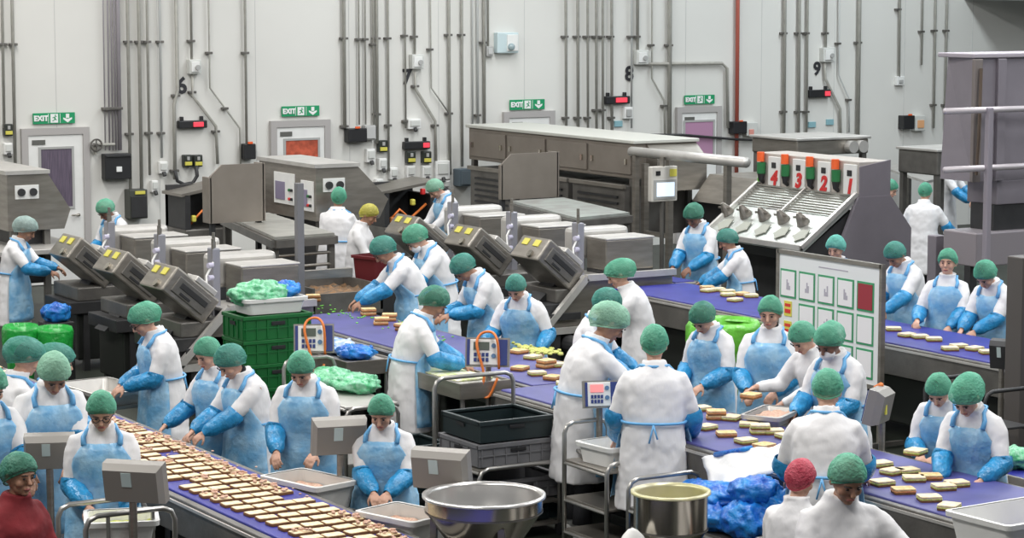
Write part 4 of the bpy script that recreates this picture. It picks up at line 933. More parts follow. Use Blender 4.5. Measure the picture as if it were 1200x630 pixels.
for k, n in enumerate('1234'):
    y = Y0+.03+k*.50
    b = MB(); b.box(XF-.02, XF, y-.0, y+.24, 1.88, 2.24, .004); pl = b.build('number_plate', white_p, t, world=True)
    text_mesh(n, .24, red_s, 'numeral', pl, Vector((XF-.026, y+.12, 1.97))-world_loc(t), rot=(R(90), 0, R(-90)), bold=.012, shear=.2)
    b = MB(); b.box(XF-.03, XF-.018, y+.08, y+.16, 2.10, 2.17); b.build('plate_window', dark_m, pl, world=True)
    b = MB(); b.cyl((XF-.05, y+.36, 2.17), (XF-.05, y+.36, 2.29), .048, 16); be = b.build('orange_beacon', orange_s, t, world=True)
    b = MB(); b.cyl((XF-.05, y+.345, 2.02), (XF-.05, y+.345, 2.16), .055, 16); b.build('green_lens', green_d, be, world=True)
    b = MB(); b.tube([(XF-.05, y+.345, 2.02), (XF-.05, y+.345, 1.94), (XF-.01, y+.345, 1.90)], [.05, .035, .02], 12); b.build('beacon_foot', black, be, world=True)
b = MB(); b.box(XF-.02, XF, Y1-.13, Y1-.01, 1.90, 2.22, .004); st = b.build('status_strip', white_p, t, world=True)
b = MB(); b.cyl((XF-.02, Y1-.07, 2.12), (XF-.04, Y1-.07, 2.12), .03); b.cyl((XF-.02, Y1-.07, 2.02), (XF-.04, Y1-.07, 2.02), .03); b.build('red_lamp', red_s, st, world=True)
b = MB(); b.cyl((XF-.02, Y1-.07, 1.94), (XF-.04, Y1-.07, 1.94), .03); b.build('lime_lamp', lime_bag, st, world=True)
# cabinets far behind, right of the bank
def far_cabinet(px0, px1, py0, py1, Y, dep, zl, label, m=steel, extra=None):
    a = atY(px0, py1, Y); c = atY(px1, py0, Y); t = thing('machine_cabinet', (a.x, Y, 0), label, 'machine cabinet'); W = c.x-a.x
    b = MB(); b.box(0, W, 0, dep, a.z, c.z, .02); b.build('cabinet_body', m, t)
    b = MB(); b.box(-.03, W+.03, -.03, dep+.03, c.z, c.z+.04, .01); b.build('lid', steel_l, t)
    for x in (.06, W-.06):
        for y in (.06, dep-.06): b = MB(); b.box(x-.04, x+.04, y-.04, y+.04, 0, a.z); b.build('leg', steel_d, t)
    if extra: extra(t, W, a.z, c.z)
    return t
def ex1(t, W, z0, z1):
    for k in (.72, .86): b = MB(); b.cyl((W*k, 0, (z0+z1)/2), (W*k, -.12, (z0+z1)/2), .09, 16); b.build('round_drum', steel_l, t)
far_cabinet(934, 1018, 162, 183, 27.6, 1.1, 0, 'low steel cabinet with two round drums behind the number box', steel, ex1)
def ex2(t, W, z0, z1):
    b = MB(); b.box(W*.2, W*.7, -.02, 0, z0+.14, z1-.06, .004); p = b.build('control_face', black, t)
    b = MB(); b.box(W*.26, W*.48, -.028, -.018, z0+.2, z1-.12); b.build('lilac_screen', mat('lilac_screen', (.4, .4, .6), .3, emit=((.7, .7, 1), .5)), p)
    b = MB(); b.box(W*.45, W*.68, -.02, 0, z0+.0, z0+.12, .002); b.build('paper_note', white_s, t)
far_cabinet(1098, 1150, 176, 206, 27.4, .9, 0, 'dark grey steel cabinet with a small lilac screen at the far right wall', steel_d, ex2)
t = thing('work_table', (0, 0, 0), 'long pale steel table in the far background right of the hopper bank', 'table')
q = [atz(x, y, 1.2) for x, y in ((1034, 198), (1065, 192), (1120, 207), (1085, 215))]; c = sum(q, Vector())/4; t.location = (c.x, c.y, 0)
b = MB(); b.prism(q, (0, 0, .04)); b.build('table_top', steel_l, t, world=True)
for v in q: v = v.lerp(c, .08); b = MB(); b.box(v.x-.03, v.x+.03, v.y-.03, v.y+.03, 0, 1.2); b.build('leg', steel_d, t, world=True)
# ------------------------------------------------------------ mauve bin lifter at the right
t = thing('bin_lifter', (18.2, 20.2, 0), 'tall mauve bin in a pale tube frame at the right edge', 'bin lifter')
YL = 20.2; A = lambda x, y, Y=YL: atY(x, y, Y)
b = MB(); tl, bl, br = A(1142, 66), A(1142, 126), A(1142, 213); rt = A(1290, 66); D_ = .55
b.prism([(tl.x, YL, br.z), (rt.x, YL, br.z), (rt.x, YL, tl.z), (tl.x, YL, tl.z)], (0, .02, 0)); b.loft([[(tl.x, YL+.02, tl.z), (rt.x, YL+.02, tl.z), (rt.x, YL+.02, br.z), (bl.x, YL+.02, br.z)], [(tl.x+.10, YL+D_, tl.z), (rt.x, YL+D_, tl.z), (rt.x, YL+D_, br.z), (bl.x, YL+D_, br.z)]]); b.build('bin_body', mauve, t, world=True)
b = MB(); b.box(tl.x-.03, rt.x, YL-.04, YL+D_+.03, tl.z-.02, tl.z+.03, .01); b.build('bin_rim', mat('mauve_light', (.42, .38, .42), .5, .2), t, world=True)
b = MB(); q_ = A(1168, 240); b.box(q_.x, rt.x, YL, YL+.5, q_.z, br.z, .01); b.build('lower_bin_body', mauve, t, world=True)
for x in (1144, 1172):
    p0 = A(x, 66); b = MB(); b.box(p0.x-.06, p0.x+.06, YL-.05, YL, br.z, tl.z-.03, .008); b.build('stiffening_rib', mat('brown_rib', (.22, .19, .18), .5, .3) if x == 1144 else mauve, t, world=True)
for y in (126, 194):
    p0, p1 = A(1107, y, YL-.25), A(1290, y, YL-.25); z = A(1150, y+3, YL-.25).z
    b = MB(); b.cyl((p0.x, YL-.25, z), (p1.x, YL-.25, z), .035, 14); b.build('frame_rail', mat('pale_mauve_tube', (.50, .46, .48), .4, .3), t, smooth=True, world=True)
for x in (1160, 1270):
    p0 = A(x, 126, YL-.3); b = MB(); b.box(p0.x-.035, p0.x+.035, YL-.33, YL-.26, 0, p0.z, .01); b.build('upright', mat('pale_mauve_tube2', (.33, .30, .34), .4, .3), t, world=True)
p0, p1 = A(1136, 312), A(1290, 262); b = MB(); b.box(p0.x, p1.x, YL-.1, YL+.45, p0.z, p1.z, .015); b.build('lower_box', mat('grey_mauve', (.30, .27, .29), .5, .3), t, world=True)
p2 = A(1150, 240); b = MB(); b.box(p0.x+.36, p1.x, YL+.02, YL+.4, p1.z, q_.z); b.build('dark_gap_frame', dark_m, t, world=True)
for x in (1135, 1280): p3 = A(x, 300); b = MB(); b.box(p3.x+.03, p3.x+.13, YL, YL+.1, 0, p0.z); b.build('leg', dark_m, t, world=True)
b = MB(); b.tube([A(1150, 80, YL-.08), A(1147, 160, YL-.1), A(1144, 205, YL-.08)], .02, 6); b.build('brown_cord', mat('cord_brown', (.10, .07, .05)), t, world=True)
b = MB(); p4 = A(1096, 300, 21.0); b.box(p4.x-.08, p4.x+.08, 20.9, 21.05, 0, 1.52, .01)
tag(b.build('mauve_pillar', mauve, world=True), 'short mauve pillar beside the worker seen from behind in the far right', 'pillar')
# ------------------------------------------------------------ notice board
t = thing('notice_board', (14.4, 18.2, 0), 'white notice board with green framed sheets and red and yellow cards on a stand', 'notice board')
BX, BY0, BY1, BZ0, BZ1 = 14.42, 17.38, 18.98, .58, 1.74
b = MB(); b.box(BX-.012, BX+.012, BY0, BY1, BZ0, BZ1); b.build('board_panel', mat('board_white', (.72, .74, .76), .4), t, world=True)
b = MB()
for y in (BY0, BY1): b.box(BX-.025, BX+.025, y-.02, y+.02, 0.05, BZ1+.02)
for z in (BZ0, BZ1): b.box(BX-.025, BX+.025, BY0, BY1, z-.02, z+.02)
b.build('board_frame', steel, t, world=True)
for y in (BY0, BY1): b = MB(); b.box(BX-.28, BX+.28, y-.025, y+.025, .02, .06); b.build('foot', steel_d, t, world=True)
cols = [BY1-.17-i*.30 for i in range(5)]
for i, y in enumerate(cols):
    for j, z in enumerate((1.43, 1.11, .79)):
        if i == 0 and j > 0: continue
        w2, h2 = .125, .142
        b = MB(); b.box(BX-.018, BX-.012, y-w2, y+w2, z-h2, z+h2); fr_ = b.build('card_frame', gframe, t, world=True)
        red = (i == 4 and j == 0)
        b = MB(); b.box(BX-.022, BX-.018, y-w2+.018, y+w2-.018, z-h2+.02, z+h2-.02); b.build('red_sheet' if red else 'paper_sheet', mat('dull_red_paper', (.30, .03, .045), .6) if red else paper_m, fr_, world=True)
        if not red and j == 0 or (i == 2 and j == 1):
            b = MB()
            for k in range(3): b.box(BX-.024, BX-.022, y-.04+.02*k, y-.02+.02*k, z-.06, z-.02+.03*((i+k) % 3))
            b.build('chart_marks', ink_m, fr_, world=True)
for z in (1.18, .98):
    b = MB(); b.box(BX-.018, BX-.012, cols[0]-.06, cols[0]+.06, z-.075, z+.075); c = b.build('yellow_card', yellow_s, t, world=True)
    b = MB(); b.box(BX-.021, BX-.018, cols[0]-.045, cols[0]+.045, z-.045, z-.005); b.box(BX-.021, BX-.018, cols[0]-.045, cols[0]+.045, z+.02, z+.05); b.build('red_stripes', red_s, c, world=True)
b = MB(); b.box(BX-.015, BX-.012, BY0+.5, BY0+.95, BZ1-.10, BZ1-.09); b.build('header_line', ink_m, t, world=True)
# ------------------------------------------------------------ crates
def crate(x0, x1, y0, y1, z0, h, m, label, group=None, ribs=True, name='plastic_crate', rz=0):
    cx, cy = (x0+x1)/2, (y0+y1)/2; W, D = (x1-x0)/2, (y1-y0)/2
    t = thing(name, (cx, cy, z0), label, 'crate', group, rz)
    w_ = .022; b = MB(); b.box(-W, W, -D, D, 0, .02)
    b.box(-W, W, -D, -D+w_, .02, h-.02); b.box(-W, W, D-w_, D, .02, h-.02); b.box(-W, -W+w_, -D+w_, D-w_, .02, h-.02); b.box(W-w_, W, -D+w_, D-w_, .02, h-.02); b.build('crate_shell', m, t)
    b = MB(); o = .012
    for z in ((h-.035, h),):
        b.box(-W-o, W+o, -D-o, -D+w_, *z, .004); b.box(-W-o, W+o, D-w_, D+o, *z, .004); b.box(-W-o, -W+w_, -D, D, *z, .004); b.box(W-w_, W+o, -D, D, *z, .004)
    b.build('rim', m, t)
    if ribs:
        b = MB(); n = 7
        for i in range(n):
            x = -W+.02+(2*W-.04)*i/(n-1); b.box(x-.006, x+.006, -D-.01, -D, .01, h-.04)
        for i in range(5):
            y = -D+.02+(2*D-.04)*i/4; b.box(-W-.01, -W, y-.006, y+.006, .01, h-.04)
        b.box(-W-.008, W+.008, -D-.009, -D, h*.45, h*.5); b.build('ribs', m, t)
    b = MB(); b.box(-.07, .07, -D-.013, -D-.009, h*.58, h*.74, .004); b.build('hand_slot', black, t)
    b = MB(); b.box(-W-.013, -W-.009, -.06, .06, h*.58, h*.74); b.build('hand_slot', black, t)
    return t
k6 = ('lowest', 'second from the bottom', 'third from the bottom', 'fourth from the bottom', 'fifth from the bottom', 'topmost')
for i in range(6): crate(8.98, 9.66, 19.85, 20.32, i*.226, .222, green_cr, 'green plastic crate in the tall green stack, %s' % k6[i], 'stack of green crates')
def tub(x, y, z, w_, d_, h, rz, label, m=white_p, fill=None, name='plastic_tub', group=None):
    t = thing(name, (x, y, z), label, 'tub', group, rz); W, D = w_/2, d_/2; k = .88
    b = MB()
    def rr(W, D, z, r=.04, n=4):
        pts = []
        for cx, cy, a0 in ((W-r, D-r, 0), (-W+r, D-r, 90), (-W+r, -D+r, 180), (W-r, -D+r, 270)):
            for i in range(n+1): a = R(a0+90*i/n); pts.append(Vector((cx+r*math.cos(a), cy+r*math.sin(a), z)))
        return pts
    b.loft([rr(W*k, D*k, 0), rr(W, D, h), rr(W-.012, D-.012, h), rr(W*k-.012, D*k-.012, .015)]); b.build('tub_shell', m, t)
    b = MB(); b.loft([rr(W, D, h-.03), rr(W+.018, D+.018, h-.028), rr(W+.02, D+.02, h+.004), rr(W-.005, D-.005, h+.006)], cap=False); b.build('rim', m, t)
    if fill:
        b = MB(); rnd = random.Random(int(x*100))
        n = 10; vs = [[b.bm.verts.new(((-1+2*i/n)*(W-.03), (-1+2*j/n)*(D-.03), h*.62+.03*noise.noise(Vector((i*.9, j*.9, x))))) for j in range(n+1)] for i in range(n+1)]
        for i in range(n):
            for j in range(n): b.bm.faces.new((vs[i][j], vs[i+1][j], vs[i+1][j+1], vs[i][j+1]))
        o = b.build('filling', fill, t, smooth=True)
    return t
def bag(px, py, z, sx, sy, sz, m, label, seed=1, rz=0, name='plastic_bag', loc=None, cat='bag', group=None):
    p = Vector(loc) if loc else atz(px, py, z); t = thing(name, (p.x, p.y, p.z), label, cat, group, rz)
    b = MB(); b.ell((0, 0, sz/2), (sx/2*1.1, sy/2*1.1, sz/2*1.1), 48, 30)
    for v in b.bm.verts:
        n_ = .18-abs(noise.noise(v.co*6+Vector((seed*3.1, 0, 0))))*.75 + (.12-abs(noise.noise(v.co*15+Vector((0, seed, 0))))*.55)
        d = v.co-Vector((0, 0, sz/2)); v.co = Vector((0, 0, sz/2))+Vector((d.x*(1+n_*.6), d.y*(1+n_*.6), d.z*(1+n_)))
        v.co.z = max(0, v.co.z)
    b.build('bag_film', m, t, smooth=True)
    b = MB(); b.tube([(sx*.34, 0, sz*.55), (sx*.46, 0, sz*.72), (sx*.54, .01, sz*.74)], [.03, .012, .028], 8); b.build('knotted_neck', m, t, smooth=True)
    return t
tub(9.33, 20.07, 1.357, .60, .38, .14, 0, 'white tub on top of the green crate stack')
bag(0, 0, 0, .52, .34, .20, mint_bag, 'shiny green bag lying in the white tub on the green crates', 2, loc=(9.24, 20.06, 1.43))
bag(0, 0, 0, .34, .26, .15, blue_bag, 'small blue bag beside the green one on the green crate stack', 5, loc=(9.50, 20.15, 1.46))
crate(9.22, 9.88, 15.95, 16.55, .80, .17, dark_cr, 'open black crate, topmost of the dark crates beside the steel trolley', ribs=False)
crate(9.2, 9.9, 15.93, 16.57, .61, .18, grey_cr, 'grey slotted crate directly under the open black crate')
crate(9.32, 10.0, 16.0, 16.55, .30, .17, grey_cr, 'grey slotted crate on the lower shelf below the black crate')
crate(9.32, 10.0, 16.0, 16.55, .12, .17, dark_cr, 'black crate at the very bottom of the dark crate trolley')
for i in range(3): crate(9.0, 9.55, 17.05, 17.55, .0+i*.2, .195, dark_cr, 'black crate in the low stack left of the crate trolley, ' + ('lowest', 'middle one', 'topmost')[i], 'low stack of black crates')
# ------------------------------------------------------------ tube trolleys
tube_m = mat('trolley_tube', (.42, .41, .39), .3, .8)
def trolley(x0, x1, y0, y1, label, ztop=1.1, zs=(.75, .3), zlow=None, casters=True, shelf_m=steel, tm=None):
    tube_m = tm or MAT['trolley_tube']
    t = thing('tube_trolley', ((x0+x1)/2, (y0+y1)/2, 0), label, 'trolley')
    zl = zlow or ztop
    for y, z in ((y0, zl), (y1, ztop)):
        b = MB(); r = .08
        b.tube([(x0, y, .1), (x0, y, z-r), (x0+r*.3, y, z-r*.3), (x0+r, y, z), (x1-r, y, z), (x1-r*.3, y, z-r*.3), (x1, y, z-r), (x1, y, .1)], .018, 10); b.build('tube_frame', tube_m, t, smooth=True, world=True)
    for z in zs:
        b = MB(); b.box(x0, x1, y0, y1, z-.02, z, .004); b.build('shelf', shelf_m, t, world=True)
        b = MB(); b.cyl((x0, y0, z-.03), (x0, y1, z-.03), .013, 8); b.cyl((x1, y0, z-.03), (x1, y1, z-.03), .013, 8); b.build('side_bar', tube_m, t, world=True)
    if casters:
        for x in (x0, x1):
            for y in (y0, y1): b = MB(); b.cyl((x-.015, y, .05), (x+.015, y, .05), .05, 14); b.build('caster_wheel', black, t, world=True)
    return t
trolley(9.18, 9.92, 15.9, 16.62, 'tall tube trolley carrying the black and grey crates', 1.22, (.60, .29, .11), zlow=.60)
trolley(9.62, 10.02, 14.75, 15.35, 'tube trolley with a white tub and a weighing display beside the coat seen from behind', 1.02, (.74, .45, .2), zlow=.80)
tub(9.84, 15.05, .742, .32, .40, .15, .1, 'white tub on the tube trolley under the red lit weighing display')
# ------------------------------------------------------------ weighing scales on poles
def scale(px, py, z, W, H, f, label, lit=None, cable=False, tilt_=12, foot=0.0, m=None, sticker=True):
    """f: where its display faces, 0 toward the camera, 180 away"""
    p = atz(px, py, z); v = -_fh*math.cos(R(f)) + _r*math.sin(R(f)); phi = math.atan2(v.x, -v.y)   # local -y is the display side
    t = thing('weighing_display', (p.x, p.y, 0), label, 'weighing scale', rz=phi)
    M = Matrix.Translation((0, 0, z)) @ Matrix.Rotation(R(-tilt_), 4, 'X')
    hm = m or mat('taupe_plastic', (.27, .255, .235), .45, .15)
    b = MB(); w, h = W/2, H/2
    b.loft([[M @ Vector(q) for q in ((-w, -.07, -h), (w, -.07, -h), (w, -.07, h), (-w, -.07, h))], [M @ Vector(q) for q in ((-w, .0, -h), (w, .0, -h), (w, .0, h), (-w, .0, h))], [M @ Vector(q) for q in ((-w*.9, .06, -h*.8), (w*.9, .06, -h*.8), (w*.9, .06, h*.8), (-w*.9, .06, h*.8))]])
    hd = b.build('housing', hm, t)
    b = MB(); b.box(-w*.92, w*.92, -.078, -.068, -h*.88, h*.88, .006, m=M); b.build('face_plate', white_p, t)
    for u0, u1 in ((.5, .92), (-.92, -.78)): b = MB(); b.box(w*u0, w*u1, -.082, -.076, -h*.88, h*.88, m=M); b.build('navy_border', navy_p, t)
    b = MB(); b.box(-w*.62, w*.1, -.086, -.076, h*.15, h*.7, m=M); b.build('readout', lit or mat('lcd_grey', (.10, .12, .10), .3), t)
    b = MB()
    for i in range(4):
        for j in range(2): b.box(-w*.6+i*w*.18, -w*.6+i*w*.18+w*.13, -.085, -.076, -h*.65+j*h*.35, -h*.65+j*h*.35+h*.25, m=M)
    b.build('keypad', navy_p, t)
    b = MB(); b.cyl(M @ Vector((w*.3, -.076, h*.45)), M @ Vector((w*.3, -.088, h*.45)), h*.16); b.cyl(M @ Vector((w*.3, -.076, -h*.25)), M @ Vector((w*.3, -.088, -h*.25)), h*.16); b.build('round_buttons', mat('button_blue', (.1, .2, .35)), t)
    if sticker: b = MB(); b.box(-w*.05, w*.28, .058, .064, h*.0, h*.72, m=M); b.build('sticker', mat('sticker_pale', (.52, .62, .62), .5), t)
    b = MB(); b.cyl((0, .02, foot), (0, .02, z-H*.45), .025, 12); b.build('pole', steel, t)
    b = MB(); b.box(-.16, .16, -.12, .16, foot, foot+.03, .008); b.build('base', steel_d, t)
    if cable:
        b = MB(); pts = [(w*.55, -.09, z-h), (w*.5, -.12, z+h*.9), (w*.2, -.06, z+h*1.5), (-w*.3, -.05, z+h*1.35), (-w*.45, -.10, z+h*.6), (-w*.1, -.14, z-h*1.4), (-w*.25, -.15, z-h*2.6), (w*.1, -.13, z-h*2.9), (w*.5, -.12, z-h*1.6)]
        n = len(pts); sm = []
        for i in range(n-1):
            P0, P1, P2, P3 = [Vector(pts[max(0, min(n-1, i+d))]) for d in (-1, 0, 1, 2)]
            for s in range(5):
                u = s/5; sm.append(.5*((2*P1)+(P2-P0)*u+(2*P0-5*P1+4*P2-P3)*u*u+(3*P1-P0-3*P2+P3)*u**3))
        b.tube(sm+[Vector(pts[-1])], .012, 6); b.build('orange_cable', orange_c, t, smooth=True)
    return t
scale(157, 566, 1.25, .40, .26, 180-14, 'taupe weighing display seen from behind, before the worker with glasses and white tub')
scale(58, 530, 1.22, .34, .24, 180+8, 'taupe weighing display partly hidden between the two aproned workers at far left')
scale(398, 512, 1.25, .38, .26, 180+16, 'taupe weighing display seen from behind, below the green leafy bags')
scale(516, 551, 1.28, .38, .26, 180-20, 'taupe weighing display seen from behind, above the wide steel bowl')
scale(572, 413, 1.22, .38, .25, -6, 'weighing display with orange cable looped over it, behind the black crate', cable=True, foot=.3)
scale(368, 397, 1.22, .36, .26, 4, 'weighing display with orange cable beside the green crate stack', cable=True)
scale(703, 462, 1.22, .28, .21, 8, 'weighing display with a red lit readout beside the coat seen from behind', lit=mat('red_readout', (.7, .2, .2), .3, emit=((1, .25, .25), .7)), foot=.74)
t = scale(1031, 476, 1.22, .26, .27, -118, 'taupe weighing display seen from the side with an orange strap, right of the coat', sticker=False)
b = MB(); b.tube([(-.14, -.05, 1.06), (-.15, -.09, 1.2), (-.14, -.08, 1.34), (-.08, -.02, 1.37)], .022, 8); b.build('orange_strap', orange_c, t, smooth=True)
b = MB(); b.box(.02, .05, .055, .066, 1.17, 1.25); b.build('yellow_label', yellow_s, t)
scale(1175, 416, 1.15, .22, .26, 150, 'small dark display at the near end of the right hand belt', m=dark_m)
q0, q1 = atz(100, 606, 1.02), atz(214, 598, 1.02)
t = trolley(q0.x, q1.x, q0.y-.0, q0.y+.5, 'tube trolley with upright bars in the lower left corner', 1.0, (.70, .3), zlow=1.02)
for k in range(3): b = MB(); xx = q0.x+(q1.x-q0.x)*(.25+.25*k); b.cyl((xx, q0.y, .72), (xx, q0.y, 1.01), .014, 8); b.build('upright_bar', tube_m, t, world=True)
# ------------------------------------------------------------ tubs in front of the workers
def tub_at(px, py, z, w_, d_, h, rz, label, fill=None, m=white_p, name='plastic_tub', stand=True):
    p = atz(px, py, z); t = tub(p.x, p.y, z-h, w_, d_, h, rz, label, m, fill, name)
    if stand:
        s = thing('work_stand', (p.x, p.y, 0), 'steel stand under ' + label, 'stand', rz=rz)
        b = MB(); b.box(-w_/2, w_/2, -d_/2, d_/2, z-h-.03, z-h-.001, .004); b.build('stand_top', steel, s)
        for x in (-1, 1):
            for y in (-1, 1): b = MB(); b.cyl((x*(w_/2-.04), y*(d_/2-.04), 0), (x*(w_/2-.04), y*(d_/2-.04), z-h-.03), .018, 8); b.build('leg', tube_m, s)
    return t
pm = mat('milky_plastic', (.68, .67, .64), .4)
tub_at(362, 560, .98, .36, .58, .20, .25, 'pale tub beside the left belt, below the bright green net', meat_m, pm)
tub_at(474, 600, 1.0, .36, .50, .20, .3, 'pale tub in front of the worker with hands together', meat_m, pm)
tub_at(142, 604, .95, .44, .40, .20, -.35, 'white tub in the lower left with a hand in it', salad_m)
tub_at(120, 505, .92, .46, .38, .16, -.2, 'pale tub behind the worker with curly net', bread_m, pm)
tub_at(120, 452, .88, .5, .8, .12, .1, 'shallow steel sink beside the round glasses worker at left', None, steel_l, 'steel_sink')
p = atz(1200, 598, 1.12); tub(p.x, p.y, .90, .80, .52, .22, .05, 'white stacking bin in the lower right corner, upper one', white_p)
tub(p.x, p.y, .67, .78, .50, .226, .05, 'white stacking bin in the lower right corner, lower one', pm)
s = thing('bin_dolly', (p.x, p.y, 0), 'dark stand under the white stacking bins in the lower right corner', 'stand')
b = MB(); b.box(-.33, .33, -.20, .20, .1, .668, .02); b.build('body', dark_m, s)
for x in (-.2, .2): b = MB(); b.cyl((x, -.15, .05), (x+.03, -.15, .05), .05); b.cyl((x, .15, .05), (x+.03, .15, .05), .05); b.build('wheels', black, s)
tub_at(905, 482, 1.03, .5, .30, .08, .55, 'steel tray of chopped filling before the masked worker', meat_m, steel_l, 'steel_tray')
# ------------------------------------------------------------ steel bowls
def bowl(px, py, z, rad, cyl, cone, label, inside, lip=.02):
    p = atz(px, py, z); t = thing('steel_bowl', (p.x, p.y, 0), label, 'bowl')
    pr = [(rad+lip, z-.012), (rad+lip, z+.004), (rad-.004, z+.006), (rad-.012, z-.02), (rad-.014, z-cyl), (rad*.35, z-cyl-cone), (.001, z-cyl-cone-.01)]
    b = MB(); b.lathe(pr, seg=64); b.build('inner_wall', inside, t, smooth=True)
    b = MB(); b.lathe([(rad+lip, z-.012), (rad, z-.02), (rad, z-cyl), (rad*.36, z-cyl-cone), (rad*.30, z-cyl-cone-.25), (rad*.30, z-cyl-cone-.3), (.001, z-cyl-cone-.3)], seg=64)
    o = b.build('outer_wall', steel_b, t, smooth=True); m = o.modifiers.new('s', 'EDGE_SPLIT'); m.split_angle = R(30)
    b = MB(); b.lathe([(rad+.004, z-cyl-.004), (rad+.004, z-cyl+.006)], seg=64); b.build('weld_seam', steel_d, t)
    for k in range(3):
        a = R(20+120*k); c, s_ = math.cos(a), math.sin(a); b = MB(); b.bar((c*rad*.86, s_*rad*.86, z-cyl-.05), (c*rad*.95, s_*rad*.95, 0), .02); b.build('stand_leg', steel, t)
    return t
bs = mat('bowl_inside', (.70, .68, .66), .28, .9)
ys = mat('bowl_inside_sauce', (.52, .50, .22), .35, .5, 0, 3, col2=(.62, .58, .42))
bowl(567, 579, 1.22, .365, .10, .34, 'wide conical steel bowl in the foreground centre', bs)
bowl(786, 575, 1.18, .235, .24, .26, 'deep steel bowl with yellow residue inside, below the coat seen from behind', ys)
b = MB(); 
p = atz(742, 618, 1.0); t = thing('white_sack', (p.x, p.y, 0), 'white sack edge below the left side of the deep steel bowl', 'sack')
b.ell((0, 0, .5), (.16, .14, .5), 20, 14)
for v in b.bm.verts: v.co += Vector((1, 1, 0))*noise.noise(v.co*9)*.03
b.build('sack_film', white_p, t, smooth=True)
# ------------------------------------------------------------ bags, bins and tables
def bag_bin(px, py, z, r, m, label, flare=1.15):
    p = atz(px, py, z) if px < 500 else atX(px, py, 14.28); t = thing('bag_lined_bin', (p.x, p.y, 0), label, 'bin'); n = 40
    b = MB(); rings = []
    for zz, k in ((0, .74), (z*.5, .86), (z*.92, .97), (z, 1.04), (z+.01, 1.0), (z*.8, .9), (z*.55, .82)):
        rings.append([Vector((math.cos(a)*r*k*(1+.05*noise.noise(Vector((math.cos(a)*2, math.sin(a)*2, zz*4)))), math.sin(a)*r*k, zz)) for a in [2*math.pi*i/n for i in range(n)]])
    b.loft(rings); b.build('bin_body', m, t, smooth=True)
    b = MB(); rings = []
    for zz, k in ((z*.62, 1.06), (z*.8, 1.12), (z*.97, 1.13), (z+.035, 1.03), (z-.02, .96)):
        rings.append([Vector((math.cos(a)*r*k*(1+.09*noise.noise(Vector((math.cos(a)*4, math.sin(a)*4, zz*5)))), math.sin(a)*r*k*(1+.09*noise.noise(Vector((math.cos(a)*4, math.sin(a)*4, zz*5)))), zz+(.06*noise.noise(Vector((a*2.5, 0, 0))) if zz < z*.7 else 0))) for a in [2*math.pi*i/n for i in range(n)]])
    b.loft(rings, cap=False); b.build('folded_bag_edge', m, t, smooth=True)
    return t
bag_bin(24, 384, .72, .17, green_bag, 'green bag lined round bin at the left edge')
bag_bin(64, 386, .70, .17, green_bag, 'green bag lined bin beside the blue bag at the left')
q7 = atz(66, 376, .70); s = thing('work_stand', (q7.x, q7.y, 0), 'dark stand under the blue bag behind the green bins', 'stand')
b = MB(); b.box(-.16, .16, -.14, .14, .02, .698, .01); b.build('stand_body', dark_m, s); b = MB(); b.box(-.18, .18, -.16, .16, 0, .02); b.build('foot', steel_d, s)
bag(66, 376, .70, .30, .26, .18, blue_bag, 'dark blue bag behind the green lined bins at the left', 4)
bag_bin(848, 374, .93, .34, lime_bag, 'wide lime green bag lined bin behind the smiling worker')
def simple_table(x0, x1, y0, y1, z, label, m=steel_l, name='steel_table'):
    t = thing(name, ((x0+x1)/2, (y0+y1)/2, 0), label, 'table')
    b = MB(); b.box(x0, x1, y0, y1, z-.03, z, .005); b.build('table_top', m, t, world=True)
    b = MB(); b.box(x0, x1, y0-.005, y0+.02, z-.12, z+.02, .004); b.box(x0-.005, x0+.02, y0, y1, z-.12, z+.02, .004); b.box(x1-.02, x1+.005, y0, y1, z-.12, z+.02, .004); b.build('apron_edge', steel, t, world=True)
    for x in (x0+.05, x1-.05):
        for y in (y0+.05, y1-.05): b = MB(); b.cyl((x, y, 0), (x, y, z-.03), .02, 8); b.build('leg', tube_m, t, world=True)
    return t
simple_table(9.95, 10.44, 19.7, 21.3, .86, 'steel side table holding blue and white film packs, beside the middle belt')
bag(0, 0, 0, .40, .8, .10, mat('blue_white_film', (.05, .22, .70), .3, 0, 0, 9, .8, 16, col2=(.75, .8, .85)), 'flat blue and white film pack on the side table', 7, loc=(10.2, 20.55, .865))
bag(0, 0, 0, .30, .40, .12, blue_bag, 'small blue film pack at the near end of the side table', 8, loc=(10.18, 19.95, .865))
trolley(8.95, 9.45, 17.75, 18.95, 'tube trolley carrying shiny green leafy bags', 1.08, (.84, .35), zlow=.82, shelf_m=steel_l)
bag(388, 454, .845, .34, .46, .16, mint_bag, 'shiny green leafy bag on the trolley, left one', 11, group='green leafy bags')
bag(418, 458, .845, .36, .44, .14, mint_bag, 'shiny green leafy bag on the trolley, right one', 12, group='green leafy bags')
simple_table(9.92, 10.42, 17.5, 18.75, .97, 'steel cutting table under the hands of the worker with dark green net')
b = MB(); b.box(10.0, 10.36, 17.7, 18.5, .972, .985, .004)
t = b.build('cutting_mat', mat('pale_lime_mat', (.58, .66, .25), .6, 0, 0, 20, col2=(.8, .78, .66)), world=True); tag(t, 'pale lime cutting mat lying on the steel cutting table', 'mat')
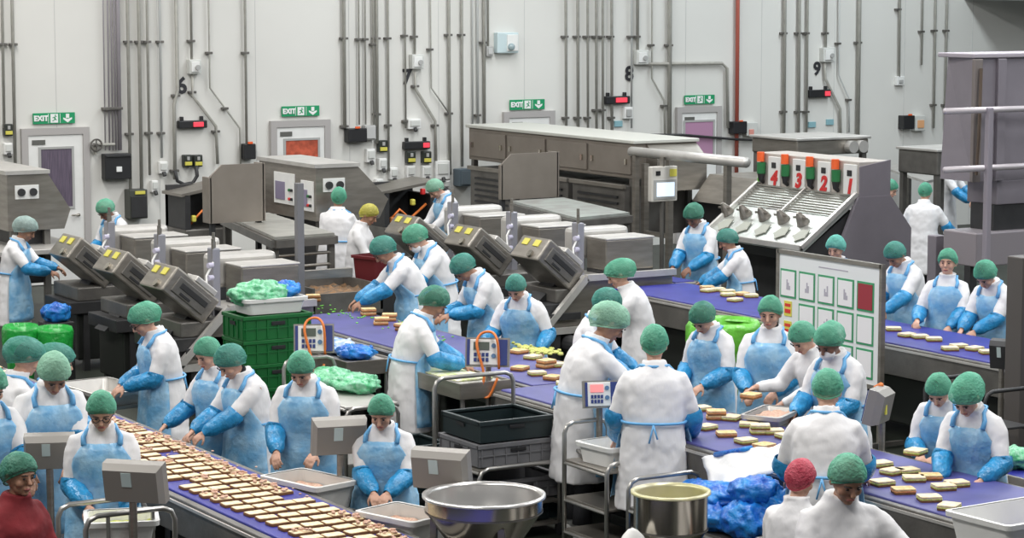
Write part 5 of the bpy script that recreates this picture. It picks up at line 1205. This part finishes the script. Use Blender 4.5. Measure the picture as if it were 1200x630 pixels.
# blue bag trolley and the draped white sheet
t = trolley(9.45, 10.08, 12.75, 14.2, 'low steel trolley heaped with blue bags beside the middle belt', .80, (.60, .2), zlow=.64, shelf_m=steel_d)
i = 0
for x, y, z, sx, sy, sz, n in ((9.58, 13.75, .605, .30, .46, .17, 'upper left end'), (9.86, 13.35, .605, .36, .5, .20, 'middle of the heap'), (9.56, 13.3, .605, .30, .46, .18, 'front middle'), (9.86, 12.92, .605, .36, .36, .30, 'right front corner'), (9.66, 13.42, .74, .36, .46, .14, 'on top of the heap'), (9.62, 12.98, .605, .30, .36, .22, 'front right end'), (9.74, 13.05, .80, .32, .36, .18, 'top right under the sheet'), (9.68, 13.7, .205, .42, .6, .22, 'left side of the lower shelf'), (9.75, 13.1, .205, .42, .6, .22, 'right side of the lower shelf'), (9.92, 14.0, .605, .30, .34, .16, 'far corner by the sheet')):
    i += 1; bag(0, 0, 0, sx, sy, sz, blue_bag, 'crumpled blue bag on the trolley beside the middle belt, %s' % n, 20+i, loc=(x, y, z), group='heap of blue bags')
b = MB(); n, m_ = 18, 10; vs = []
TL, TR, BR, BL = Vector((10.07, 14.16, .90)), Vector((10.10, 13.08, 1.20)), Vector((9.86, 12.84, 1.08)), Vector((9.80, 13.66, .80))
for i in range(n+1):
    row = []
    for j in range(m_+1):
        u, v = i/n, j/m_; q = TL.lerp(TR, u).lerp(BL.lerp(BR, u), v); q.z += .03*noise.noise(Vector((u*6, v*4, 3)))
        q.x += .02*noise.noise(Vector((u*8, v*3, 9))); row.append(b.bm.verts.new(q))
    vs.append(row)
for i in range(n):
    for j in range(m_): b.bm.faces.new((vs[i][j], vs[i+1][j], vs[i+1][j+1], vs[i][j+1]))
t = thing('plastic_sheet', (9.9, 13.6, .7), 'white plastic sheet with blue edge draped over the blue bags', 'sheet')
o = b.build('sheet_film', mat('sheet_white', (.78, .78, .78), .45, 0, .05, 5, .5, 9), t, smooth=True, world=True); md = o.modifiers.new('s', 'SOLIDIFY'); md.thickness = .006
b = MB(); b.tube([TL.lerp(TR, .15+.13*k)+Vector((0, 0, .01)) for k in range(4)], .022, 6); b.build('blue_edge', blue_bag, t, smooth=True, world=True)
# dark post, frame and cable at the right edge
t = thing('machine_post', (14.25, 15.35, 0), 'dark brown machine post at the right edge, near the small dark display', 'post')
b = MB(); b.box(14.15, 14.45, 15.2, 15.4, 0, 2.05, .01); b.build('post_body', mat('brown_dark', (.10, .09, .085), .5, .3), t, world=True); b = MB(); b.box(14.1, 14.5, 15.15, 15.45, 0, .03); b.build('foot_plate', dark_m, t, world=True)
trolley(13.35, 13.85, 14.75, 15.5, 'dark tube trolley frame below the near end of the right hand belt', 1.02, (.7, .3), shelf_m=dark_m, tm=MAT['dark_painted_metal'])
b = MB(); b.tube([A(1176, 312, 19.6), A(1179, 360, 19.4), A(1180, 420, 19.0), A(1178, 470, 19.0)], .03, 8); b.bm.clear(); b.tube([(16.9, 18.2, 0.02), (16.92, 18.2, .8), (16.95, 18.25, 1.5)], .035, 8)
tag(b.build('black_cable', black, smooth=True, world=True), 'thick black cable rising from the floor at the right edge', 'cable')
p = atz(1190, 530, .97); bag(0, 0, 0, .28, .3, .14, mint_bag, 'green bag lying at the right edge beyond the near right workers', 31, loc=(p.x, p.y, .86))
simple_table(p.x-.3, p.x+.3, p.y-.5, p.y+.5, .86, 'deep blue covered table at the right edge under the green bag', blue_belt2, 'side_table')
# dark red box standing in for maroon clothing between the far workers
p = atz(432, 318, 1.05); tub(p.x+.25, p.y+.3, .85, .4, .4, .35, .3, 'dark red box standing in for maroon clothing behind the low bending teal net', mat('dark_red_stand_in', (.12, .008, .012), .6), None, 'clothing_stand_in')
s = thing('work_stand', (p.x+.25, p.y+.3, 0), 'dark stand added under the dark red stand-in box', 'stand'); b = MB(); b.box(-.2, .2, -.2, .2, 0.02, .845, .01); b.build('stand_body', dark_m, s); b = MB(); b.box(-.22, .22, -.22, .22, 0, .02); b.build('foot', steel_d, s)
# mixing trough with sandwich parts in front of the long coat
q = atz(385, 335, .9); t = thing('infeed_trough', (q.x, q.y, 0), 'dark steel trough full of brown fillings at the head of the middle belt', 'trough')
b = MB(); b.box(-.45, .45, -.5, .5, .62, .66); b.box(-.45, -.42, -.5, .5, .66, .95); b.box(.42, .45, -.5, .5, .66, .95); b.box(-.45, .45, .47, .5, .66, .95); b.box(-.45, .45, -.5, -.47, .66, .88); b.build('trough_body', steel_d, t)
b = MB(); n = 14; vs = [[b.bm.verts.new((-.42+.84*i/n, -.47+.94*j/n, .84+.07*noise.noise(Vector((i*.8, j*.8, 2))))) for j in range(n+1)] for i in range(n+1)]
for i in range(n):
    for j in range(n): b.bm.faces.new((vs[i][j], vs[i+1][j], vs[i+1][j+1], vs[i][j+1]))
tag(b.build('filling_heap', mat('heap_brown', (.26, .14, .06), .8, 0, 0, 12, .8, 30, col2=(.10, .08, .06)), t, smooth=True), kind='stuff')
for x in (-.4, .4):
    for y in (-.44, .44): b = MB(); b.box(x-.03, x+.03, y-.03, y+.03, 0, .62); b.build('leg', dark_m, t)
# ============================================================ SANDWICHES
def slice_mesh(W, D, H, seed, mb=None, z0=0, skew=.0):
    b = mb or MB(); pts = []; n = 28
    for i in range(n):
        a = 2*math.pi*i/n; c, s = math.cos(a), math.sin(a); e = .2
        x = math.copysign(abs(c)**e, c)*W/2; y = math.copysign(abs(s)**e, s)*D/2
        k = 1+.05*noise.noise(Vector((c*2, s*2, seed))); pts.append((x*k+y*skew, y*k))
    b.loft([[Vector((x*.96, y*.96, z0)) for x, y in pts], [Vector((x, y, z0+H*.4)) for x, y in pts], [Vector((x*.985, y*.985, z0+H)) for x, y in pts]])
    return b
def make_slice(kind, seed):
    """root Empty: bread > spread, and a filling where there is one"""
    t = bpy.data.objects.new('bread_slice' if kind in ('cream', 'meat') else 'sandwich', None); C.objects.link(t)
    if kind in ('cream', 'meat'):
        slice_mesh(.138, .105, .018, seed).build('bread', crust_m, t, smooth='auto')
        slice_mesh(.128, .094, .004, seed, z0=.0175).build('cream_spread', butter_m, t)
        if kind == 'meat':
            b = MB(); rnd = random.Random(seed)
            for k in range(9):
                x, y = rnd.uniform(-.055, .055), rnd.uniform(-.04, .04); b.ell((x, y, .027+rnd.uniform(0, .012)), (rnd.uniform(.010, .021), rnd.uniform(.008, .014), rnd.uniform(.006, .010)), 8, 6, Matrix.Rotation(rnd.uniform(0, 3), 4, 'Z'))
            b.build('chopped_filling', meat_m, t, smooth=True)
    else:
        fm = {'salad': salad_m, 'ham': ham_m}[kind]; n = 1
        slice_mesh(.150, .128, .014, seed).build('lower_bread', crust_m, t, smooth='auto')
        b = slice_mesh(.154, .131, .010, seed+4, z0=.0135); b.build('filling_layer', fm, t)
        slice_mesh(.150, .128, .014, seed+1, z0=.023).build('upper_bread', bread_m if kind == 'ham' else butter_m, t, smooth='auto')
    return t
proto = {}
for kd, ns in (('cream', 3), ('meat', 4), ('salad', 2), ('ham', 2)):
    proto[kd] = [make_slice(kd, 3+i*7) for i in range(ns)]
used = set()
def put(kd, x, y, z, rz, label, cat, group):
    pr = random.choice(proto[kd])
    if pr.name in used: o = copy_tree(pr)
    else: used.add(pr.name); o = pr
    o.location = (x, y, z); o.rotation_euler = (0, 0, rz)
    for k in ('label', 'category', 'group'):
        if k in o: del o[k]
    tag(o, label, cat, group); return o
ORD = ['first', 'second', 'third', 'fourth', 'fifth', 'sixth', 'seventh', 'eighth', 'ninth', 'tenth', 'eleventh', 'twelfth', 'thirteenth', 'fourteenth', 'fifteenth', 'sixteenth', 'seventeenth', 'eighteenth', 'nineteenth', 'twentieth', 'twenty-first', 'twenty-second', 'twenty-third', 'twenty-fourth', 'twenty-fifth', 'twenty-sixth', 'twenty-seventh', 'twenty-eighth', 'twenty-ninth', 'thirtieth', 'thirty-first', 'thirty-second', 'thirty-third', 'thirty-fourth', 'thirty-fifth', 'thirty-sixth', 'thirty-seventh']
y = 12.75; row = 0
while y < 18.4:
    far = y > 16.4
    for c in range(4):
        x = 6.34+c*.148+random.uniform(-.008, .008)+.02*math.sin(y*2)
        if random.random() < .05: continue
        kd = 'meat' if ((c == 3 and random.random() < .7) or (far and random.random() < .6) or random.random() < .12) else 'cream'
        put(kd, x, y+random.uniform(-.01, .01), .9505, random.uniform(-.12, .12)+(random.uniform(-.5, .5) if far else 0),
            '%s bread slice on the left belt, %s row from the front, %s across' % ('meat topped' if kd == 'meat' else 'cream spread', ORD[row], ORD[c]), 'bread slice', 'rows of bread slices on the left belt')
    y += .165; row += 1
k = 0
for px, py in ((4, 420), (12, 424), (22, 428), (8, 431), (18, 436), (28, 441), (3, 413), (14, 417)):
    p = atz(px, py, .95); k += 1
    put('cream', min(6.85, max(6.28, p.x)), p.y, .9505+.0, random.uniform(-.3, .3), 'bread slice far up the left belt, %s of the loose cluster at the left edge' % ORD[k-1], 'bread slice', 'bread slices far up the left belt')
def scatter(pts, zc, words, group, xr):
    for i, (px, py, kd, st, w) in enumerate(pts):
        p = atz(px, py, zc+.02); x = min(xr[1], max(xr[0], p.x)); rz = random.uniform(-.6, .6)
        for s in range(st):
            put(kd, x+random.uniform(-.008, .008), p.y, zc+.0005+s*.0375, rz+random.uniform(-.08, .08),
                ('sandwich %s, %s' % (words, w)) + ('' if st == 1 else ', %s of its stack' % ('bottom', 'second', 'third', 'fourth')[s] if st > 2 else ', %s of its pair' % ('bottom', 'top')[s]), 'sandwich', group)
S_, H_ = 'salad', 'ham'
scatter([(839, 488, H_, 2, 'beside the back view coat'), (858, 489, S_, 1, 'right of the pair by the coat'), (827, 500, S_, 1, 'nearest the coat'), (851, 508, H_, 1, 'orange one near the edge'), (878, 497, S_, 1, 'left of the middle pair'),
         (890, 505, S_, 2, 'in the middle'), (907, 505, S_, 1, 'right of the middle pair'), (875, 516, S_, 1, 'near the edge rail'), (896, 522, H_, 1, 'half under the white sheet'), (922, 510, S_, 1, 'by the filling tray'), (822, 478, S_, 1, 'by the blue sleeve')],
        .95, 'on the middle belt', 'sandwiches on the middle belt', (10.28, 11.14))
scatter([(1033, 543, S_, 1, 'farthest left'), (1046, 552, S_, 1, 'left of a touching pair'), (1064, 551, S_, 1, 'right of a touching pair'), (1033, 565, S_, 1, 'behind the green net'), (1072, 560, S_, 1, 'second touching pair, left'), (1090, 558, H_, 1, 'second touching pair, right'), (1059, 574, H_, 1, 'pinkish one in front'),
         (1089, 583, S_, 1, 'lone one near the front'), (1105, 570, S_, 1, 'left below the hands'), (1121, 566, S_, 1, 'right below the hands'), (1112, 593, S_, 1, 'beside the white bins')],
        .95, 'on the near right part of the belt', 'sandwiches on the near right belt', (10.28, 11.14))
scatter([(613, 411, H_, 1, 'far left'), (625, 418, S_, 1, 'beside the salad'), (610, 431, H_, 1, 'by the orange cable'), (629, 437, S_, 1, 'pale one'), (647, 442, H_, 1, 'toward the edge'), (662, 449, S_, 1, 'by the tall coat'), (640, 428, H_, 2, 'in the middle'), (658, 427, S_, 1, 'right of the pair')],
        .95, 'on the belt behind the orange cable', 'sandwiches behind the orange cable', (10.65, 11.36))
scatter([(445, 366, H_, 2, 'rear left pile'), (447, 378, H_, 2, 'front left pile'), (473, 372, H_, 2, 'rear right pile'), (473, 385, H_, 2, 'front right pile'), (405, 348, H_, 2, 'farthest pile')],
        .95, 'in the far belt piles', 'piled sandwiches on the far middle belt', (10.65, 11.36))
scatter([(762, 314, H_, 1, 'first from left'), (769, 317, S_, 1, 'second from left'), (778, 318, H_, 1, 'third from left'), (789, 319, S_, 1, 'fourth from left'), (783, 326, S_, 3, 'before the hands'), (830, 340, S_, 1, 'pale one left of centre'), (836, 336, H_, 1, 'behind the pale one'), (841, 339, S_, 1, 'centre one'),
         (855, 341, S_, 1, 'right of centre, back'), (853, 345, S_, 1, 'right of centre, front'), (861, 351, S_, 1, 'lowest one'), (869, 344, H_, 1, 'second from right'), (882, 346, S_, 1, 'rightmost')],
        .95, 'at far end of right belt', 'sandwiches at the far right hand belt', (14.83, 15.67))
scatter([(1047, 385, S_, 1, 'beside the notice board'), (1063, 392, S_, 1, 'second from the board'), (1078, 394, S_, 1, 'third from the board'), (1094, 397, S_, 1, 'fourth from the board'), (1113, 408, S_, 1, 'left of the joined two'), (1124, 405, S_, 1, 'right of the joined two'), (1142, 408, S_, 1, 'second from the dark display'), (1157, 412, S_, 1, 'by the dark display')],
        .95, 'at the near part of the right hand belt', 'sandwiches at the near right hand belt', (14.83, 15.67))
put('ham', *atz(880, 466, 1.14), .4, 'sandwich held out in the bare white sleeve hand', 'sandwich', None)
put('salad', *atz(1073, 532, 1.06), .4, 'sandwich held in both hands by the left one of the near right pair', 'sandwich', None)
# salad heap and crumbs
def stuff_bits(name, px, py, z, sx, sy, n, m, label, cat, sz=.018):
    p = atz(px, py, z); b = MB(); rnd = random.Random(n+int(px))
    for k in range(n):
        b.ell((p.x+rnd.gauss(0, sx), p.y+rnd.gauss(0, sy), z+sz*.3), (sz*rnd.uniform(.6, 1.3), sz*rnd.uniform(.5, 1), sz*.45), 7, 5, Matrix.Rotation(rnd.uniform(0, 3), 4, 'Z'))
    tag(b.build(name, m, smooth=True, world=True), label, cat, kind='stuff')
stuff_bits('salad_leaves', 632, 411, .95, .07, .16, 90, salad_m, 'chopped green salad heaped on the middle belt before the pale blue apron', 'salad', .03)
stuff_bits('green_crumbs', 436, 376, .95, .10, .9, 60, lime_bag, 'scattered green salad crumbs on the far middle belt', 'crumbs', .016)
stuff_bits('sandwich_crumbs', 215, 535, .95, .14, .9, 130, meat_m, 'crumbs of filling scattered between the bread slices on the left belt', 'crumbs', .013)

for l_ in proto.values():
    for o in l_:
        if o.name not in used:
            for c in list(o.children): bpy.data.objects.remove(c)
            bpy.data.objects.remove(o)
